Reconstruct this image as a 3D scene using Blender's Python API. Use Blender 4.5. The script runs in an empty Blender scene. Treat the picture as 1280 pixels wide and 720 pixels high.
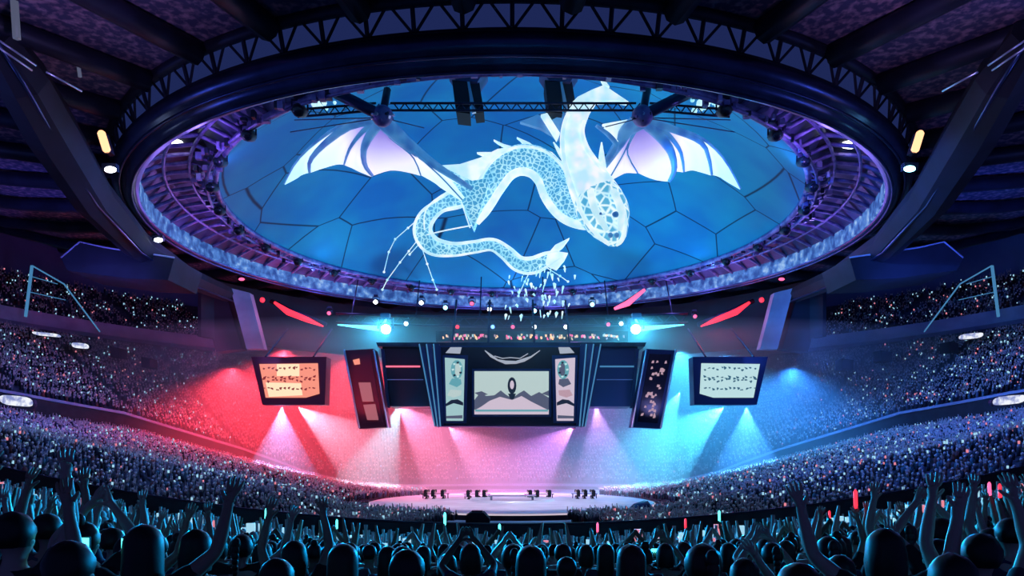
import bpy, bmesh, math, random
import numpy as np
from mathutils import Vector, Matrix, noise
random.seed(11); RS = np.random.RandomState(5)
PI = math.pi
scn = bpy.context.scene
COL = scn.collection
F, YH, CZ = 914.0, 560.0, 9.0          # focal length in px, horizon row, eye height
CX, CY = 0.0, 110.0                    # plan centre of the arena

def P(px, py, Y):
    return Vector(((px-640)/F*Y, Y, CZ+(YH-py)/F*Y))
def lerp(a, b, t): return a+(b-a)*t
def sm(a, b, x):
    t = max(0, min(1, (x-a)/(b-a))); return t*t*(3-2*t)
def interp(tab, x):
    if x <= tab[0][0]: return tab[0][1:]
    for p, q in zip(tab, tab[1:]):
        if x <= q[0]:
            t = (x-p[0])/(q[0]-p[0]); return tuple(lerp(u, v, t) for u, v in zip(p[1:], q[1:]))
    return tab[-1][1:]

# ------------------------------------------------------------------ materials
MATS = {}
def mat(name, col, rough=.6, metal=0, emit=None, es=0, spec=.5):
    m = bpy.data.materials.new(name); m.use_nodes = True
    b = m.node_tree.nodes['Principled BSDF']
    b.inputs['Base Color'].default_value = (*col, 1); b.inputs['Roughness'].default_value = rough
    b.inputs['Metallic'].default_value = metal; b.inputs['Specular IOR Level'].default_value = spec
    if emit: b.inputs['Emission Color'].default_value = (*emit, 1); b.inputs['Emission Strength'].default_value = es
    MATS[name] = m; return m
def nodes(m):
    nt = m.node_tree; return nt, nt.nodes, nt.links, nt.nodes['Principled BSDF']
def ramp(nt, stops):
    r = nt.nodes.new('ShaderNodeValToRGB'); e = r.color_ramp.elements
    while len(e) < len(stops): e.new(.5)
    for k, (p, c) in zip(e, stops): k.position = p; k.color = (*c, 1)
    return r
def noisy(name, c1, c2, scale, rough=.6, metal=0, detail=6, lo=.4, hi=.6, bump=0):
    m = mat(name, c1, rough, metal); nt, N, L, b = nodes(m)
    tc = N.new('ShaderNodeTexCoord'); n = N.new('ShaderNodeTexNoise')
    n.inputs['Scale'].default_value = scale; n.inputs['Detail'].default_value = detail
    L.new(tc.outputs['Object'], n.inputs['Vector'])
    r = ramp(nt, [(lo, c1), (hi, c2)]); L.new(n.outputs['Fac'], r.inputs['Fac']); L.new(r.outputs['Color'], b.inputs['Base Color'])
    if bump:
        bp = N.new('ShaderNodeBump'); bp.inputs['Strength'].default_value = bump
        L.new(n.outputs['Fac'], bp.inputs['Height']); L.new(bp.outputs['Normal'], b.inputs['Normal'])
    return m
mat('black', (.012, .012, .02), .55)
noisy('dark_steel', (.02, .022, .05), (.035, .04, .08), .6, .38, .6)
noisy('ring_steel', (.05, .07, .16), (.08, .11, .24), .3, .3, .8)
noisy('hull', (.006, .007, .016), (.012, .014, .03), .2, .8, 0)
noisy('beam', (.012, .013, .03), (.02, .022, .05), .4, .5, .3)
noisy('soffit', (.04, .035, .10), (.10, .08, .22), .35, .5, .2, bump=.3)
noisy('purple_rib', (.12, .08, .28), (.3, .22, .5), .8, .45, .2)
noisy('roof_panel', (.06, .055, .13), (.42, .24, .32), 1.4, .8, 0, 12, .46, .66, .6)
noisy('concrete', (.05, .05, .07), (.09, .09, .12), .8, .8)
noisy('fascia', (.3, .3, .42), (.42, .42, .55), .2, .6)
noisy('tread', (.035, .035, .05), (.07, .065, .09), 1.0, .8)
noisy('stage_floor', (.75, .7, .78), (.9, .85, .92), .3, .35)
noisy('arena_floor', (.28, .26, .34), (.42, .40, .5), .15, .5)
noisy('parapet', (.01, .008, .016), (.018, .015, .026), 1, .7)
noisy('wall_blue', (.08, .1, .22), (.13, .16, .32), .05, .8)
mat('box_blue', (.02, .04, .12), .35, .4)
mat('edge_metal', (.6, .66, .8), .3, .7)
mat('maroon', (.16, .02, .04), .4)
mat('screen_black', (.008, .008, .02), .25)
# voronoi panelled dome
m = mat('dome_panel', (.03, .3, .4), .6, spec=.2); nt, N, L, b = nodes(m)
tc = N.new('ShaderNodeTexCoord'); v = N.new('ShaderNodeTexVoronoi'); v.feature = 'DISTANCE_TO_EDGE'
v.inputs['Scale'].default_value = .072; L.new(tc.outputs['Object'], v.inputs['Vector'])
r = ramp(nt, [(.003, (.002, .02, .05)), (.012, (.022, .31, .44))]); L.new(v.outputs['Distance'], r.inputs['Fac'])
n2 = N.new('ShaderNodeTexNoise'); n2.inputs['Scale'].default_value = .09; L.new(tc.outputs['Object'], n2.inputs['Vector'])
r2 = ramp(nt, [(.35, (.55, .62, .9)), (.65, (1, 1, 1))]); L.new(n2.outputs['Fac'], r2.inputs['Fac'])
mx = N.new('ShaderNodeMixRGB'); mx.blend_type = 'MULTIPLY'; mx.inputs[0].default_value = 1
L.new(r.outputs['Color'], mx.inputs[1]); L.new(r2.outputs['Color'], mx.inputs[2]); L.new(mx.outputs[0], b.inputs['Base Color'])
# people
SK = [mat('skin_'+n, c, .5) for n, c in (('light', (.62, .42, .33)), ('tan', (.45, .29, .2)), ('deep', (.2, .12, .08)))]
HR = [mat('hair_'+n, c, .45) for n, c in (('black', (.012, .011, .012)), ('brown', (.04, .022, .014)), ('dark_red', (.07, .02, .014)))]
CL = [mat('cloth_'+n, c, .75) for n, c in (('black', (.015, .015, .02)), ('navy', (.02, .03, .09)), ('grey', (.08, .08, .1)), ('maroon', (.09, .015, .03)), ('violet', (.06, .03, .12)))]
mat('denim', (.03, .05, .11), .8)
# far crowd clothing
FC = [mat('crowd_'+n, c, .8) for n, c in (('head', (.62, .5, .48)), ('pale', (.13, .13, .19)), ('grey', (.035, .035, .055)), ('dark', (.015, .015, .025)),
      ('ink', (.02, .02, .035)), ('teal', (.07, .17, .2)), ('rust', (.2, .06, .05)))]
def glow(name, c, s): return mat(name, (.02, .02, .02), .5, 0, c, s)
glow('g_cyan', (.3, .85, 1), 8); glow('g_white', (.85, .92, 1), 9); glow('g_warm', (1, .5, .25), 1.8)
glow('g_red', (1, .025, .05), 2.2); glow('g_pink', (1, .12, .3), 1.8); glow('g_blue', (.15, .35, 1), 4)
glow('g_phone', (.40, .75, .95), .9); glow('g_phone_pink', (1, .30, .38), .8); glow('g_teal', (.1, .9, .85), 3)
glow('g_line', (.12, .45, .9), .45); glow('g_flare', (.15, .75, 1), 2.5); glow('g_redline', (1, .15, .25), 1.3)
def screen(name, c, s=1.0): return glow(name, c, s)
screen('s_pale', (.62, .78, .76), .75); screen('s_snow', (.80, .66, .80), .75); screen('s_grey', (.16, .18, .30), .5)
screen('s_teal', (.16, .5, .58), .7); screen('s_dark', (.02, .03, .08), .3); screen('s_mint', (.45, .72, .74), .75)
screen('s_cream', (1, .80, .52), 1.0); screen('s_salmon', (1, .32, .22), .95); screen('s_redtext', (.5, .04, .04), .5)
m = noisy('s_glow_face', (.02, .02, .02), (.02, .02, .02), 1); nt, N, L, b = nodes(m); n = [q for q in N if q.type == 'TEX_NOISE'][0]; r = ramp(nt, [(.42, (.25, .3, .6)), (.58, (.9, .93, 1))]); L.new(n.outputs['Fac'], r.inputs['Fac']); L.new(r.outputs['Color'], b.inputs['Emission Color']); b.inputs['Emission Strength'].default_value = 1.0
screen('s_ice', (.62, .9, .92), .8); screen('s_bluetext', (.06, .22, .35), .5); screen('s_portrait', (.55, .16, .2), .7)
screen('s_rose', (.8, .5, .6), .6); screen('s_logo', (.6, .66, .8), .6)
# LED ribbon
m = mat('led_ribbon', (.02, .03, .06), .4); nt, N, L, b = nodes(m)
tc = N.new('ShaderNodeTexCoord'); n = N.new('ShaderNodeTexNoise'); n.inputs['Scale'].default_value = .8; n.inputs['Detail'].default_value = 5
L.new(tc.outputs['Object'], n.inputs['Vector']); r = ramp(nt, [(.38, (.02, .07, .3)), (.56, (.10, .28, .75)), (.72, (.5, .75, 1))])
L.new(n.outputs['Fac'], r.inputs['Fac']); L.new(r.outputs['Color'], b.inputs['Emission Color']); b.inputs['Emission Strength'].default_value = .75
# dragon materials
def dragon_mat(name, cells, lo, hi, strength, edge=False):
    m = mat(name, (.1, .2, .3), .4); nt, N, L, b = nodes(m)
    tc = N.new('ShaderNodeTexCoord'); v = N.new('ShaderNodeTexVoronoi'); v.inputs['Scale'].default_value = cells
    v.feature = 'DISTANCE_TO_EDGE' if edge else 'F1'
    L.new(tc.outputs['Object'], v.inputs['Vector']); r = ramp(nt, [(.03, hi), (.16, lo)] if edge else [(.25, lo), (.62, hi)])
    L.new(v.outputs['Distance'], r.inputs['Fac'])
    n = N.new('ShaderNodeTexNoise'); n.inputs['Scale'].default_value = .5; L.new(tc.outputs['Object'], n.inputs['Vector'])
    r2 = ramp(nt, [(.4, (.62, .85, .95)), (.6, (1, 1, 1))]); L.new(n.outputs['Fac'], r2.inputs['Fac'])
    mx = N.new('ShaderNodeMixRGB'); mx.blend_type = 'MULTIPLY'; mx.inputs[0].default_value = 1
    L.new(r.outputs['Color'], mx.inputs[1]); L.new(r2.outputs['Color'], mx.inputs[2])
    L.new(mx.outputs[0], b.inputs['Emission Color']); b.inputs['Emission Strength'].default_value = strength
    return m
dragon_mat('d_scales', 2.1, (.07, .34, .56), (.50, .90, 1), .95, True)
dragon_mat('d_head', .9, (1, .93, .98), (.80, .93, 1), 1.0)
dragon_mat('d_face', 1.1, (.10, .42, .62), (.85, 1, 1), 1.0, True)
dragon_mat('d_belly', 1.0, (.75, .97, 1), (.9, 1, 1), .95)
dragon_mat('d_bone', .8, (.03, .13, .42), (.06, .24, .56), .75)
dragon_mat('d_thread', 1.0, (.45, .9, 1), (.8, 1, 1), 1.0)
m = mat('d_wing', (.1, .15, .25), .5); nt, N, L, b = nodes(m)
tc = N.new('ShaderNodeTexCoord'); ln = N.new('ShaderNodeVectorMath'); ln.operation = 'LENGTH'; L.new(tc.outputs['Object'], ln.inputs[0])
mp = N.new('ShaderNodeMapRange'); mp.inputs['From Max'].default_value = 12.5; L.new(ln.outputs['Value'], mp.inputs['Value'])
r = ramp(nt, [(.08, (.16, .12, .52)), (.26, (.42, .36, .78)), (.42, (.80, .78, .93)), (.75, (.62, .92, .96)), (1, (.5, .9, 1))])
L.new(mp.outputs['Result'], r.inputs['Fac']); L.new(r.outputs['Color'], b.inputs['Emission Color']); b.inputs['Emission Strength'].default_value = 1.15

# ------------------------------------------------------------------ mesh helpers
class MB:
    def __init__(s): s.v = []; s.f = []; s.mi = []; s.mats = []
    def m(s, name):
        if name not in s.mats: s.mats.append(name)
        return s.mats.index(name)
    def add(s, vs, fs, mt):
        k = len(s.v); i = s.m(mt); s.v += [tuple(v) for v in vs]
        for f in fs: s.f.append(tuple(k+a for a in f)); s.mi.append(i)
        return s
    def box(s, c, d, mt, rot=None):
        c = Vector(c); vs = []
        for z in (-1, 1):
            for x, y in ((-1, -1), (1, -1), (1, 1), (-1, 1)):
                p = Vector((x*d[0]/2, y*d[1]/2, z*d[2]/2))
                if rot is not None: p = rot @ p
                vs.append(c+p)
        return s.add(vs, [(3, 2, 1, 0), (4, 5, 6, 7), (0, 1, 5, 4), (1, 2, 6, 5), (2, 3, 7, 6), (3, 0, 4, 7)], mt)
    def bar(s, a, b, w, h, mt):
        a, b = Vector(a), Vector(b); d = (b-a); n = d.normalized()
        u = n.cross(Vector((0, 0, 1))); u = u.normalized() if u.length > .01 else Vector((1, 0, 0)); t = u.cross(n)
        vs = [p+u*x*w/2+t*z*h/2 for p in (a, b) for x, z in ((-1, -1), (1, -1), (1, 1), (-1, 1))]
        return s.add(vs, [(3, 2, 1, 0), (4, 5, 6, 7), (0, 1, 5, 4), (1, 2, 6, 5), (2, 3, 7, 6), (3, 0, 4, 7)], mt)
    def tube(s, pts, rad, mt, n=8, closed=False, flat=None):
        pts = [Vector(p) for p in pts]; N_ = len(pts)
        if not hasattr(rad, '__len__'): rad = [rad]*N_
        vs = []; up = None
        for i, p in enumerate(pts):
            if closed: d = pts[(i+1) % N_]-pts[i-1]
            else: d = pts[min(i+1, N_-1)]-pts[max(i-1, 0)]
            d.normalize()
            if up is None:
                up = Vector((0, 0, 1)) if abs(d.z) < .9 else Vector((1, 0, 0))
            u = (up-d*up.dot(d)).normalized(); w = d.cross(u); up = u
            for k in range(n):
                a = 2*PI*k/n; q = u*math.cos(a)*rad[i]+w*math.sin(a)*rad[i]
                if flat: q.y *= flat
                vs.append(p+q)
        fs = []
        for i in range(N_ if closed else N_-1):
            j = (i+1) % N_
            for k in range(n): fs.append((i*n+k, i*n+(k+1) % n, j*n+(k+1) % n, j*n+k))
        if not closed: fs += [tuple(range(n-1, -1, -1)), tuple((N_-1)*n+k for k in range(n))]
        return s.add(vs, fs, mt)
    def ring(s, prof, mt, a0=0, a1=360, n=120, c=(CX, CY), close=True, sx=1, sy=1):
        """sweep a closed (r, z) profile about the vertical through c; angle 0 = far side (+Y), clockwise"""
        full = abs(a1-a0) >= 360; cnt = n if full else n+1; m_ = len(prof); vs = []
        for i in range(cnt):
            a = math.radians(a0+(a1-a0)*i/n)
            for r, z in prof: vs.append((c[0]+math.sin(a)*r*sx, c[1]+math.cos(a)*r*sy, z))
        fs = []
        for i in range(n):
            j = (i+1) % cnt if full else i+1
            for k in range(m_ if close else m_-1):
                l = (k+1) % m_; fs.append((i*m_+k, i*m_+l, j*m_+l, j*m_+k))
        if not full and close: fs += [tuple(range(m_)), tuple((cnt-1)*m_+k for k in range(m_-1, -1, -1))]
        return s.add(vs, fs, mt)
    def prism(s, pts, Y, d, mt, yo=None):
        """outline in the plane at distance Y, extruded back by d"""
        f = [P(x, y, Y) for x, y in pts]; n = len(f)
        if yo is not None: f = [Vector((p.x, yo+Y, p.z)) for p in f]
        b_ = [p+Vector((0, d, 0)) for p in f]
        fs = [tuple(range(n)), tuple(range(2*n-1, n-1, -1))]+[(i, i+n, (i+1) % n+n, (i+1) % n) for i in range(n)]
        return s.add(f+b_, fs, mt)
    def ball(s, c, r, mt, n=8, m_=6):
        c = Vector(c); r = Vector(r) if hasattr(r, '__len__') else Vector((r, r, r)); vs = [c+Vector((0, 0, r.z))]
        for j in range(1, m_):
            t = PI*j/m_
            for k in range(n):
                a = 2*PI*k/n; vs.append(c+Vector((r.x*math.sin(t)*math.cos(a), r.y*math.sin(t)*math.sin(a), r.z*math.cos(t))))
        vs.append(c-Vector((0, 0, r.z))); fs = [(0, 1+k, 1+(k+1) % n) for k in range(n)]
        for j in range(m_-2):
            for k in range(n): a = 1+j*n; fs.append((a+k, a+n+k, a+n+(k+1) % n, a+(k+1) % n))
        e = len(vs)-1; a = 1+(m_-2)*n; fs += [(e, a+(k+1) % n, a+k) for k in range(n)]
        return s.add(vs, fs, mt)
    def mesh(s, name, smooth=False, off=None):
        me = bpy.data.meshes.new(name); vv = s.v
        if off is not None: vv = [(x-off[0], y-off[1], z-off[2]) for x, y, z in vv]
        me.from_pydata(vv, [], s.f)
        for k in s.mats: me.materials.append(MATS[k])
        me.polygons.foreach_set('material_index', s.mi)
        if smooth: me.polygons.foreach_set('use_smooth', [True]*len(s.f))
        bm = bmesh.new(); bm.from_mesh(me); bmesh.ops.recalc_face_normals(bm, faces=bm.faces); bm.to_mesh(me); bm.free()
        return me
    def obj(s, name, parent=None, smooth=False):
        if parent is not None:
            off = parent.matrix_world.translation if False else world_loc(parent)
            o = bpy.data.objects.new(name, s.mesh(name, smooth, off)); COL.objects.link(o); o.parent = parent
        else:
            lo = np.array(s.v).min(0); hi = np.array(s.v).max(0); off = ((lo[0]+hi[0])/2, (lo[1]+hi[1])/2, lo[2])
            o = bpy.data.objects.new(name, s.mesh(name, smooth, off)); COL.objects.link(o); o.location = off
        return o
def world_loc(o):
    l = Vector(o.location)
    while o.parent: o = o.parent; l += Vector(o.location)
    return l
def tag(o, label=None, cat=None, group=None, kind=None):
    if label: o['label'] = label
    if cat: o['category'] = cat
    if group: o['group'] = group
    if kind: o['kind'] = kind
    return o
def empty(name, loc, label, cat, group=None, kind=None):
    o = bpy.data.objects.new(name, None); COL.objects.link(o); o.location = loc; o.empty_display_size = .2
    return tag(o, label, cat, group, kind)
def copy_tree(o, parent=None):
    c = o.copy(); COL.objects.link(c); c.parent = parent
    for ch in o.children: copy_tree(ch, c)
    return c
def struct(mb, name, label=None, smooth=False): return tag(mb.obj(name, None, smooth), label, None, None, 'structure')
def side(px): return 'left' if px < 640 else 'right'

# ------------------------------------------------------------------ camera and haze
cd = bpy.data.cameras.new('camera'); cam = bpy.data.objects.new('camera', cd); COL.objects.link(cam)
cam.location = (0, 0, CZ); cam.rotation_euler = (PI/2, 0, 0); cd.sensor_width = 36; cd.lens = 36*F/1280
cd.shift_y = (YH-360)/1280; cd.clip_start = .05; cd.clip_end = 2000; scn.camera = cam
w = bpy.data.worlds.new('world'); scn.world = w; w.use_nodes = True
w.node_tree.nodes['Background'].inputs[0].default_value = (.012, .02, .09, 1); w.node_tree.nodes['Background'].inputs[1].default_value = 1.0
vs_ = scn.view_settings; vs_.view_transform = 'Standard'; vs_.look = 'None'; vs_.gamma = 1; vs_.use_curve_mapping = False; vs_.exposure = 0
scn.cycles.volume_bounces = 0; scn.cycles.max_bounces = 5; scn.cycles.diffuse_bounces = 2; scn.cycles.glossy_bounces = 2
HAZE = .020
def volume_mat(name, d, aniso=.1):
    m = bpy.data.materials.new(name); m.use_nodes = True; nt = m.node_tree; nt.nodes.clear()
    o = nt.nodes.new('ShaderNodeOutputMaterial'); s = nt.nodes.new('ShaderNodeVolumeScatter')
    s.inputs['Density'].default_value = d; s.inputs['Anisotropy'].default_value = aniso; s.inputs['Color'].default_value = (1, 1, 1, 1)
    nt.links.new(s.outputs[0], o.inputs['Volume']); MATS[name] = m
volume_mat('haze', HAZE)
mb = MB(); mb.ring([(0.01, .15), (33, .15), (33, 31), (0.01, 31)], 'haze', n=64, c=(0, 152), sx=2.9)
tag(mb.obj('stage_haze'), 'thin theatrical haze filling the bowl between the seating tiers', 'haze', None, 'stuff')

def aim(o, tgt):
    d = Vector(tgt)-Vector(o.location); o.rotation_euler = d.to_track_quat('-Z', 'Y').to_euler()
def spot(a, b, ang, col, e, blend=.15, r=.15, name='spot_light'):
    l = bpy.data.lights.new(name, 'SPOT'); l.energy = e; l.color = col; l.spot_size = math.radians(ang); l.spot_blend = blend; l.shadow_soft_size = r
    o = bpy.data.objects.new(name, l); COL.objects.link(o); o.location = a; aim(o, b); return o
def point(a, col, e, r=.5, name='point_light'):
    l = bpy.data.lights.new(name, 'POINT'); l.energy = e; l.color = col; l.shadow_soft_size = r
    o = bpy.data.objects.new(name, l); COL.objects.link(o); o.location = a; return o
def area(a, b, sx, sy, col, e, name='area_light'):
    l = bpy.data.lights.new(name, 'AREA'); l.shape = 'RECTANGLE'; l.size = sx; l.size_y = sy; l.energy = e; l.color = col
    o = bpy.data.objects.new(name, l); COL.objects.link(o); o.location = a; aim(o, b); return o

# ------------------------------------------------------------------ setting: floor, tiers, roof
mb = MB(); mb.ring([(.01, -.3), (54, -.3), (54, 0), (.01, 0)], 'arena_floor', n=96); struct(mb, 'floor', 'round arena floor around the stage')
WALK = [(0, 52, -8.2), (36, 52.5, -8.2), (47, 58.5, -5), (56, 66, -.3), (73, 74, 6.2), (87, 80, 8.7), (100, 83, 9.5), (118, 84, 10), (140, 62, -5), (180, 60, -6.5)]
def walk(a): r, h = interp(WALK, abs(a)); return r, h+CZ
def pol(a, r, z=0): a = math.radians(a); return Vector((CX+math.sin(a)*r, CY+math.cos(a)*r, z))
def terrace(fn, a0, a1, n, rows, mt):
    """stepped seating surface: fn(angle) -> (r0, z0, r1, z1)"""
    mb = MB(); vs = []; k = 2*rows+1
    for i in range(n+1):
        a = lerp(a0, a1, i/n); r0, z0, r1, z1 = fn(a)
        for j in range(rows):
            vs.append(pol(a, lerp(r0, r1, j/rows), lerp(z0, z1, j/rows)))
            vs.append(pol(a, lerp(r0, r1, (j+1)/rows), lerp(z0, z1, j/rows)))
        vs.append(pol(a, r1, z1))
    fs = [(i*k+j, i*k+j+1, (i+1)*k+j+1, (i+1)*k+j) for i in range(n) for j in range(k-1)]
    mb.add(vs, fs, mt); return mb
fnA = lambda a: (25, .3, walk(a)[0]-1.2, max(walk(a)[1]-3.8, .5))
fnB = lambda a: (walk(a)[0]+1.5, walk(a)[1]+.3, 98, CZ+22)
fnC = lambda a: (103.5, CZ+26.2, 124, CZ+38.5)
for s_, nm in ((-1, 'left'), (1, 'right')):
    struct(terrace(fnA, s_*36, s_*180, 60, 44, 'tread'), 'floor_lower_tier_'+nm, 'lower seating tier on the %s side' % nm)
struct(terrace(fnB, -118, 118, 90, 34, 'tread'), 'floor_middle_tier', 'middle seating tier round the bowl')
struct(terrace(fnC, -125, 125, 90, 20, 'tread'), 'floor_upper_tier', 'upper seating tier under the roof')
def wall_strip(fn, a0, a1, n, mt, name, label):
    mb = MB(); vs = []
    for i in range(n+1):
        for (r, z) in fn(lerp(a0, a1, i/n)): vs.append(pol(lerp(a0, a1, i/n), r, z))
    k = len(fn(a0)); fs = [(i*k+j, i*k+(j+1) % k, (i+1)*k+(j+1) % k, (i+1)*k+j) for i in range(n) for j in range(k)]
    fs += [tuple(range(k)), tuple(n*k+j for j in range(k))]
    mb.add(vs, fs, mt); return struct(mb, name, label)
def wk(a):
    r, z = walk(a); return [(r-1.2, z-4.6), (r+1.6, z-4.6), (r+1.6, z+.3), (r-1.0, z-.2)]
wall_strip(wk, -118, 118, 110, 'parapet', 'wall_walkway', 'dark walkway wall between lower and middle tier')
wall_strip(lambda a: [(walk(a)[0]-1.2, walk(a)[1]-.1), (walk(a)[0]-1.0, walk(a)[1]-.1), (walk(a)[0]-1.0, walk(a)[1]+.35), (walk(a)[0]-1.2, walk(a)[1]+.35)], -118, 118, 110, 'fascia', 'trim_1', 'pale rail on the walkway wall')
wall_strip(lambda a: [(101.2, CZ+24.6), (103.4, CZ+23.6), (103.4, CZ+27.2), (101.2, CZ+27.2)], -125, 125, 110, 'fascia', 'wall_upper_fascia', 'pale curved balcony front of the upper tier')
wall_strip(lambda a: [(98, CZ+20), (103, CZ+20), (103, CZ+24), (102.4, CZ+24), (102.4, CZ+21), (98, CZ+21)], -125, 125, 110, 'concrete', 'wall_concourse', 'concourse wall below the upper tier')
wall_strip(lambda a: [(126, CZ+30), (129, CZ+30), (129, CZ+56), (126, CZ+56)], -140, 140, 110, 'wall_blue', 'wall_outer', 'outer wall behind the upper tier')
wall_strip(lambda a: [(62, CZ+20.5), (62.8, CZ+20.5), (62.8, CZ+31.5), (62, CZ+31.5)], -67, 67, 70, 'hull', 'wall_shade_skirt', 'added dark skirt standing in for shade behind the far half of the ring')  # added dark sheet, gives the shade below the far ring
# roof, level near the ring, rising outward
def roofz(r): return CZ+35.6+13*sm(70, 128, r)
prof = [(r, roofz(r)) for r in (53, 60, 70, 80, 90, 100, 110, 120, 132)]
mb = MB(); mb.ring(prof+[(r, z+.8) for r, z in reversed(prof)], 'roof_panel', n=160); struct(mb, 'ceiling', 'textured roof panels round the opening')
# roof beams (radial)
bi = 0
for k in range(40):
    a = k*9.0+4.0
    d = abs(((a-180+180) % 360)-180)     # 0 = near side
    mb = MB(); rs = [53.5, 60, 70, 80, 92, 105, 118, 127]
    mb.tube([pol(a, r, roofz(r)-1.0) for r in rs], [1.05, 1.0, .9, .85, .8, .8, .8, .8], 'beam', n=8)
    o = mb.obj('roof_beam', None, True)
    if d < 75: where = 'crossing the upper %s corner of the roof' % ('left' if math.sin(math.radians(a)) < 0 else 'right')
    else: where = 'in the shade over the %s upper tier' % ('left' if math.sin(math.radians(a)) < 0 else 'right')
    tag(o, 'dark radial roof beam running outward from the truss ring, '+where, 'beam', 'radial roof beams')

# ------------------------------------------------------------------ the great ring
ring = empty('ceiling_ring', (CX, CY, CZ+30), 'huge dark steel ring hanging round the dome, blue ribbon screen on its inner face', 'ceiling ring')
mb = MB(); z = CZ
mb.ring([(50, z+30.7), (50.9, z+30.5), (51.6, z+30.9), (51.6, z+31.1), (52.5, z+31.3), (52.9, z+31.8), (52.9, z+32.6), (50.6, z+33), (50.2, z+32.9), (50.2, z+30.95)], 'ring_steel', n=200)
mb.obj('ring_body', ring, True)
mb = MB(); mb.ring([(49.9, z+30.9), (50.15, z+30.9), (50.15, z+33.3), (49.9, z+33.3)], 'led_ribbon', n=200); tag(mb.obj('ribbon_screen', ring), 'blue glowing ribbon screen')
for r, zz in ((50.8, 30.45), (52.1, 31.1)):
    mb = MB(); mb.tube([pol(a, r, z+zz) for a in np.linspace(0, 360, 200, endpoint=False)], .16, 'ring_steel', 6, True); mb.obj('ring_pipe', ring, True)
truss = empty('truss_ring', (CX, CY, CZ+32.5), 'dark triangulated truss ring standing on the ceiling ring under the roof', 'truss')
NT = 84
for rr, zz, th in ((52.3, 32.9, .28), (53.0, 35.2, .5)):
    mb = MB(); mb.tube([pol(a, rr, z+zz) for a in np.linspace(0, 360, 168, endpoint=False)], th, 'beam', 8, True); mb.obj('chord', truss, True)
mb = MB()
for i in range(NT):
    a = 360*i/NT; h = 180/NT
    mb.tube([pol(a, 52.3, z+32.9), pol(a, 53, z+35.2)], .2, 'beam', 5)
    for q in (-1, 1): mb.tube([pol(a, 52.3, z+32.9), pol(a+q*h, 53, z+35.2)], .13, 'beam', 5)
mb.obj('lattice', truss)
# dome opening is slightly oval
DCY, DA, DB, DZ, DR = 107.0, 39.5, 43.8, CZ+33.0, 17.0
def dome(a, rho):
    a = math.radians(a); return Vector((math.sin(a)*DA*rho, DCY+math.cos(a)*DB*rho, DZ+DR*(1-rho*rho)))
vs = []; NA, NR = 96, 16; fs = []
for j in range(NR+1):
    for i in range(NA): vs.append(dome(360*i/NA, max(.001, j/NR)))
for j in range(NR):
    for i in range(NA): fs.append((j*NA+i, j*NA+(i+1) % NA, (j+1)*NA+(i+1) % NA, (j+1)*NA+i))
mb = MB(); mb.add(vs, fs, 'dome_panel'); struct(mb, 'ceiling_dome', 'blue lit panelled dome inside the ring', True)
# soffit between ring and dome
def ring_in(a, t, lift=0):
    p = pol(a, 50.2, CZ+32.9); q = dome(a, 1.0); m_ = p.lerp(q, t); m_.z += lift; return m_
vs = []; fs = []; n = 144
for i in range(n):
    a = 360*i/n
    for t, l in ((0, 0), (.35, 2.2), (.7, 2.6), (1, .0)): vs.append(ring_in(a, t, l))
for i in range(n):
    for k in range(3): j = (i+1) % n; fs.append((i*4+k, i*4+k+1, j*4+k+1, j*4+k))
mb = MB(); mb.add(vs, fs, 'soffit'); struct(mb, 'ceiling_soffit', 'purple soffit between ring and dome')
rib = empty('soffit_truss', (CX, CY, CZ+33), 'purple lit ribbed truss work lining the gap between ring and dome', 'truss')
mb = MB()
for i in range(96):
    a = 360*i/96
    mb.tube([ring_in(a, t, l) for t, l in ((.02, .1), (.3, 1.0), (.65, 1.3), (1, -.1))], .26, 'purple_rib', 5)
mb.obj('rib_frame', rib, True)
for t, l, r in ((.33, .9, .2), (.66, 1.1, .2), (.99, -.3, .42), (.88, -.9, .18)):
    mb = MB(); mb.tube([ring_in(a, t, l) for a in np.linspace(0, 360, 144, endpoint=False)], r, 'purple_rib', 6, True); mb.obj('hoop', rib, True)
mb = MB(); zz = []
for i in range(192):
    zz.append(ring_in(360*i/192, .99, -.3) if i % 2 else ring_in(360*i/192, .88, -.9))
mb.tube(zz, .1, 'purple_rib', 4, True)
mb.obj('lattice', rib)
rr_ = random.Random(4)
mb = MB()
for i in range(260):      # clamps and cable drops along the truss
    a = rr_.uniform(0, 360); p = ring_in(a, rr_.uniform(.7, 1.0), -rr_.uniform(.2, .9))
    mb.box(p, (rr_.uniform(.2, .7), rr_.uniform(.2, .7), rr_.uniform(.3, .9)), rr_.choice(['purple_rib', 'dark_steel', 'purple_rib']))
tag(mb.obj('cable_clamps', rib), None, None, None, 'stuff')

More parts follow.
